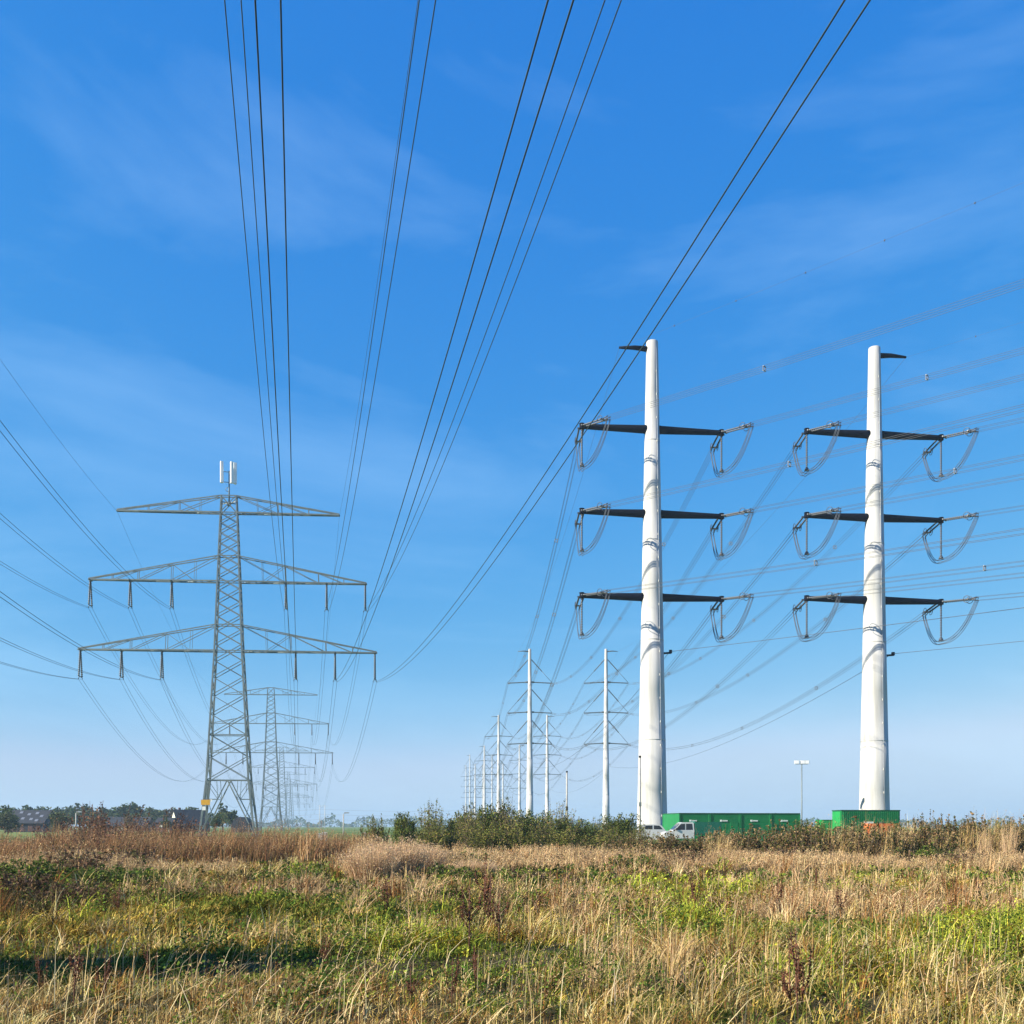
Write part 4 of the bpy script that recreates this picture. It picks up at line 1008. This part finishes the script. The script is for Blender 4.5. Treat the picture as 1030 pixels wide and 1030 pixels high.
# reed belt across the left and centre
def stalk_band(nm, lab, n, ulo, uhi, y0, y1, hfun, cols, wts, wid, plume, pcols, lean_=.25, prep=5, gap=.36):
    M = n // 20; cx_, cy_ = sample(M, y0, y1, 1.0, ulo, uhi, g); cu, cv = uv(cx_, cy_)
    keep = fbm(cx_ * .55 + n, cy_ * .55, 2, 3) > gap; cx_, cy_, cu = cx_[keep], cy_[keep], cu[keep]; M = len(cx_)
    ch = hfun(cu, cy_) * np.exp(.17 * g.normal(size=M)) * (.8 + .45 * fbm(cx_ * .8, cy_ * .8, 3)); ct = np.exp(.20 * g.normal(size=M)); ca = .25 + .7 * g.normal(size=M)
    k_ = g.integers(0, M, n); ox, oy = g.normal(size=n) * .17, g.normal(size=n) * .17
    x, y = cx_[k_] + ox, cy_[k_] + oy; h = ch[k_] * (.55 + .6 * g.random(n)); ok = h > .12
    x, y, h, k_ = x[ok], y[ok], h[ok], k_[ok]; n = len(x); cc = (tint(n, cols, wts, .14, g) * ct[k_][:, None]).clip(.01, .8)
    V_, T_, C_, tip, pre = blade_mesh(x, y, gz(x, y) - .03, h, wid * (.7 + .6 * g.random(n)), np.where(g.random(n) < .6, ca[k_] + .4 * g.normal(size=n), g.random(n) * 6.28), np.abs(lean_ + .22 * g.normal(size=n)), cc, None, g)
    parts = [(V_, T_, C_)]; q = g.random(n) < plume; tp, pr_ = tip[q], pre[q]; f_ = g.random((len(tp) * prep, 1))
    c0 = np.repeat(pr_, prep, 0) * (1 - f_) + np.repeat(tp, prep, 0) * f_
    lv_, lt_ = leaf_arrays(c0 + g.normal(size=c0.shape) * .03, .027 * (.6 + .8 * g.random(len(c0))), None, .35, g)
    parts.append((lv_, lt_, np.repeat((tint(len(c0), pcols, [1] * len(pcols), .14, g) * np.repeat(ct[k_][q], prep)[:, None]).clip(.01, .8), 4, 0)))
    o = link_mesh(nm, np_mesh(nm, *join(parts)), GRASS); return tag(o, lab, 'reeds', kind='stuff')
RB = [(.27, .14, .065), (.36, .21, .095), (.17, .09, .05), (.15, .12, .045)]
RP = [(.34, .19, .10), (.43, .26, .145), (.22, .12, .07)]
stalk_band('reeds', 'belt of red brown reeds along the far side of the field', 26000, -120, 372, 40, 52,
           lambda u, y: 1.05 + .40 * np.interp(u, [-120, 40, 110, 160, 200, 260, 372], [.5, .4, .8, .7, .95, .9, .5]) + .25 * (fbm(u * .03, y * .2, 2) - .5), RB + [(.40, .28, .15)], (3, 3, 3, 2, 2), .024, .8, RP + [(.46, .32, .18)], .32, 5, .40)
stalk_band('beige_reeds', 'beige feathery tall grass in front of the shrubs and hedge', 30000, 355, 1150, 35, 46,
           lambda u, y: .66 + .55 * (fbm(u * .02, y * .2, 1) - .35) + np.interp(u, [355, 600, 660, 1030], [.05, .03, -.16, -.12]), PINK + [(.22, .15, .08)], (3, 3, 1, 2), .022, .85, PINK, .35, 5, .42)
stalk_band('hedge_stalks', 'dry tan stalks growing through the bramble hedge', 7500, 660, 1150, 43, 50,
           lambda u, y: 1.1 + .8 * (fbm(u * .025, y * .2, 3) - .35) + np.interp(u, [660, 780, 840, 1030], [-.05, .25, .55, .75]), STRAW + [(.20, .13, .07)], (2, 3, 1, 2, 3), .020, .6, PINK, .3, 5, .46)
stalk_band('tan_grass', 'light tan plume grass in front of the reeds on the left', 9000, -100, 240, 30, 38,
           lambda u, y: .45 + .5 * np.exp(-((u - 60) / 60) ** 2) + .2 * (fbm(u * .03, y * .3, 0) - .5), [(.40, .28, .15), (.34, .22, .11), (.46, .34, .19)], (3, 3, 2), .022, .7, PINK, .3)

# big beige grass tufts (things): fountain of fine stems with plumes
def make_tuft(seed, w, h, n=1150):
    gg = np.random.default_rng(seed); root = thing('grass_tuft', None, 'grass tuft')
    a = gg.random(n) * 6.283; r = np.sqrt(gg.random(n)) * w * .32
    x_, y_ = r * np.cos(a), r * np.sin(a)
    V_, T_, C_, tip, pre = blade_mesh(x_, y_, np.zeros(n), h * (.55 + .55 * gg.random(n)) * (1.05 - .25 * (r / (w * .32)) ** 2), .019 * (.7 + .6 * gg.random(n)), a + .6 * gg.normal(size=n), .06 + .22 * r / (w * .32) + .2 * gg.random(n) ** 2, tint(n, [(.52, .36, .20), (.60, .43, .26)], (3, 3), .12, gg), None, gg)
    link_mesh('stems', np_mesh('stems', V_, T_, C_), GRASS, root)
    f_ = gg.random((n * 7, 1)); c0 = np.repeat(pre, 7, 0) * (1 - f_) + np.repeat(tip, 7, 0) * f_
    lv_, lt_ = leaf_arrays(c0 + gg.normal(size=c0.shape) * .035, .021 * (.6 + .8 * gg.random(n * 7)), None, .3, gg)
    link_mesh('plumes', np_mesh('plumes', lv_, lt_, np.repeat(tint(n * 7, [(.60, .43, .27), (.52, .36, .215)], (1, 1), .1, gg), 4, 0)), GRASS, root)
    return root
tuf = make_tuft(9, 1.6, 1.3); thin = make_tuft(12, 1.3, 1.3, 170)
for i, (u, vb, vt, ws, lab) in enumerate(((372, 890, 841, .95, 'left of three beige grass tufts forming a mound before the shrubs'), (397, 887, 833, 1.15, 'tallest beige grass tuft in the middle of the mound before the shrubs'), (424, 883, 842, .95, 'right of three beige grass tufts forming a mound before the shrubs'),
                                          (478, 884, 862, .8, 'low beige grass tuft right of the big mound'), (1014, 868, 814, .55, 'tall pale plume grass tuft rising over the hedge at the right edge'), (990, 868, 822, .42, 'smaller pale plume grass tuft left of the tall one at the right edge'))):
    Y = F * H / (vb - V0); hh = PZ(vt, Y)
    place(thin if u > 900 else tuf, (PX(u, Y), Y, float(gz(PX(u, Y), Y)) - .03), (ws * 1.2, ws * 1.2, hh / 1.42), i * 1.3, lab, 'beige grass tufts')

# dead dock stalks (things)
def make_dock(seed):
    gg = np.random.default_rng(seed); root = thing('dock_stalk', None, 'dead plant'); m = MB(); pts = []
    for b_ in range(5):
        a = gg.random() * 6.28; z0 = 0 if b_ == 0 else .25 + .3 * gg.random(); zt = 1.0 if b_ == 0 else z0 + .3 + .25 * gg.random(); sp_ = .03 if b_ == 0 else .10 + .06 * gg.random()
        p0 = Vector((.01 * b_, 0, z0)); p2 = Vector((math.cos(a) * sp_, math.sin(a) * sp_, zt)); p1 = p0.lerp(p2, .5) + Vector((math.cos(a), math.sin(a), 0)) * sp_ * .3
        m.path([p0, p1, p2], [.008, .006, .003] if b_ else [.011, .009, .004], 5)
        for q in gg.random(60) ** .7:
            c = (p0.lerp(p1, q * 2) if q < .5 else p1.lerp(p2, q * 2 - 1))
            if c.z > .3: pts.append(c + Vector(gg.normal(size=3) * .013))
    m.build('stem', DOCK, root)
    v_, f_ = leaf_arrays(np.array(pts), .018 * (.6 + .8 * gg.random(len(pts))), None, .6, gg)
    link_mesh('seed_heads', np_mesh('seed_heads', v_, f_, np.repeat(tint(len(pts), [(.12, .05, .03), (.17, .075, .045), (.08, .04, .025)], (2, 2, 1), .15, gg), 4, 0)), LEAF, root)  # the dock's seed clusters along stem and branches
    return root
DOCK = mat_plain('dock_stem', (.13, .06, .04), .8, 0, .2, 20)
docks = [make_dock(200 + i) for i in range(4)]
dl = [(74, 1012, 952), (104, 1016, 962), (40, 1002, 958), (150, 990, 950), (120, 925, 893), (329, 990, 946), (389, 925, 884), (414, 1010, 970), (454, 1012, 965), (472, 965, 902), (487, 915, 862), (493, 935, 880), (502, 960, 908), (478, 1000, 955), (540, 925, 895), (545, 915, 893), (697, 917, 874), (738, 985, 952), (782, 920, 882), (803, 1025, 940), (796, 1020, 955), (846, 925, 890), (822, 898, 872), (950, 905, 876), (962, 905, 880), (985, 908, 878), (938, 940, 917), (1016, 918, 892)]
for i, (u, vb, vt) in enumerate(sorted(dl)):
    Y = F * H / (vb - V0); hh = max(.25, PZ(vt, Y)) 
    x_ = PX(u, Y); place(docks[i % 4], (x_, Y, float(gz(x_, Y)) - .02), (hh * 1.2, hh * 1.2, hh * 1.12), rnd.random() * 6.28,
        'dead dark red dock stalk standing in the grass, %s from the left' % NTH[i], 'dead dock stalks')
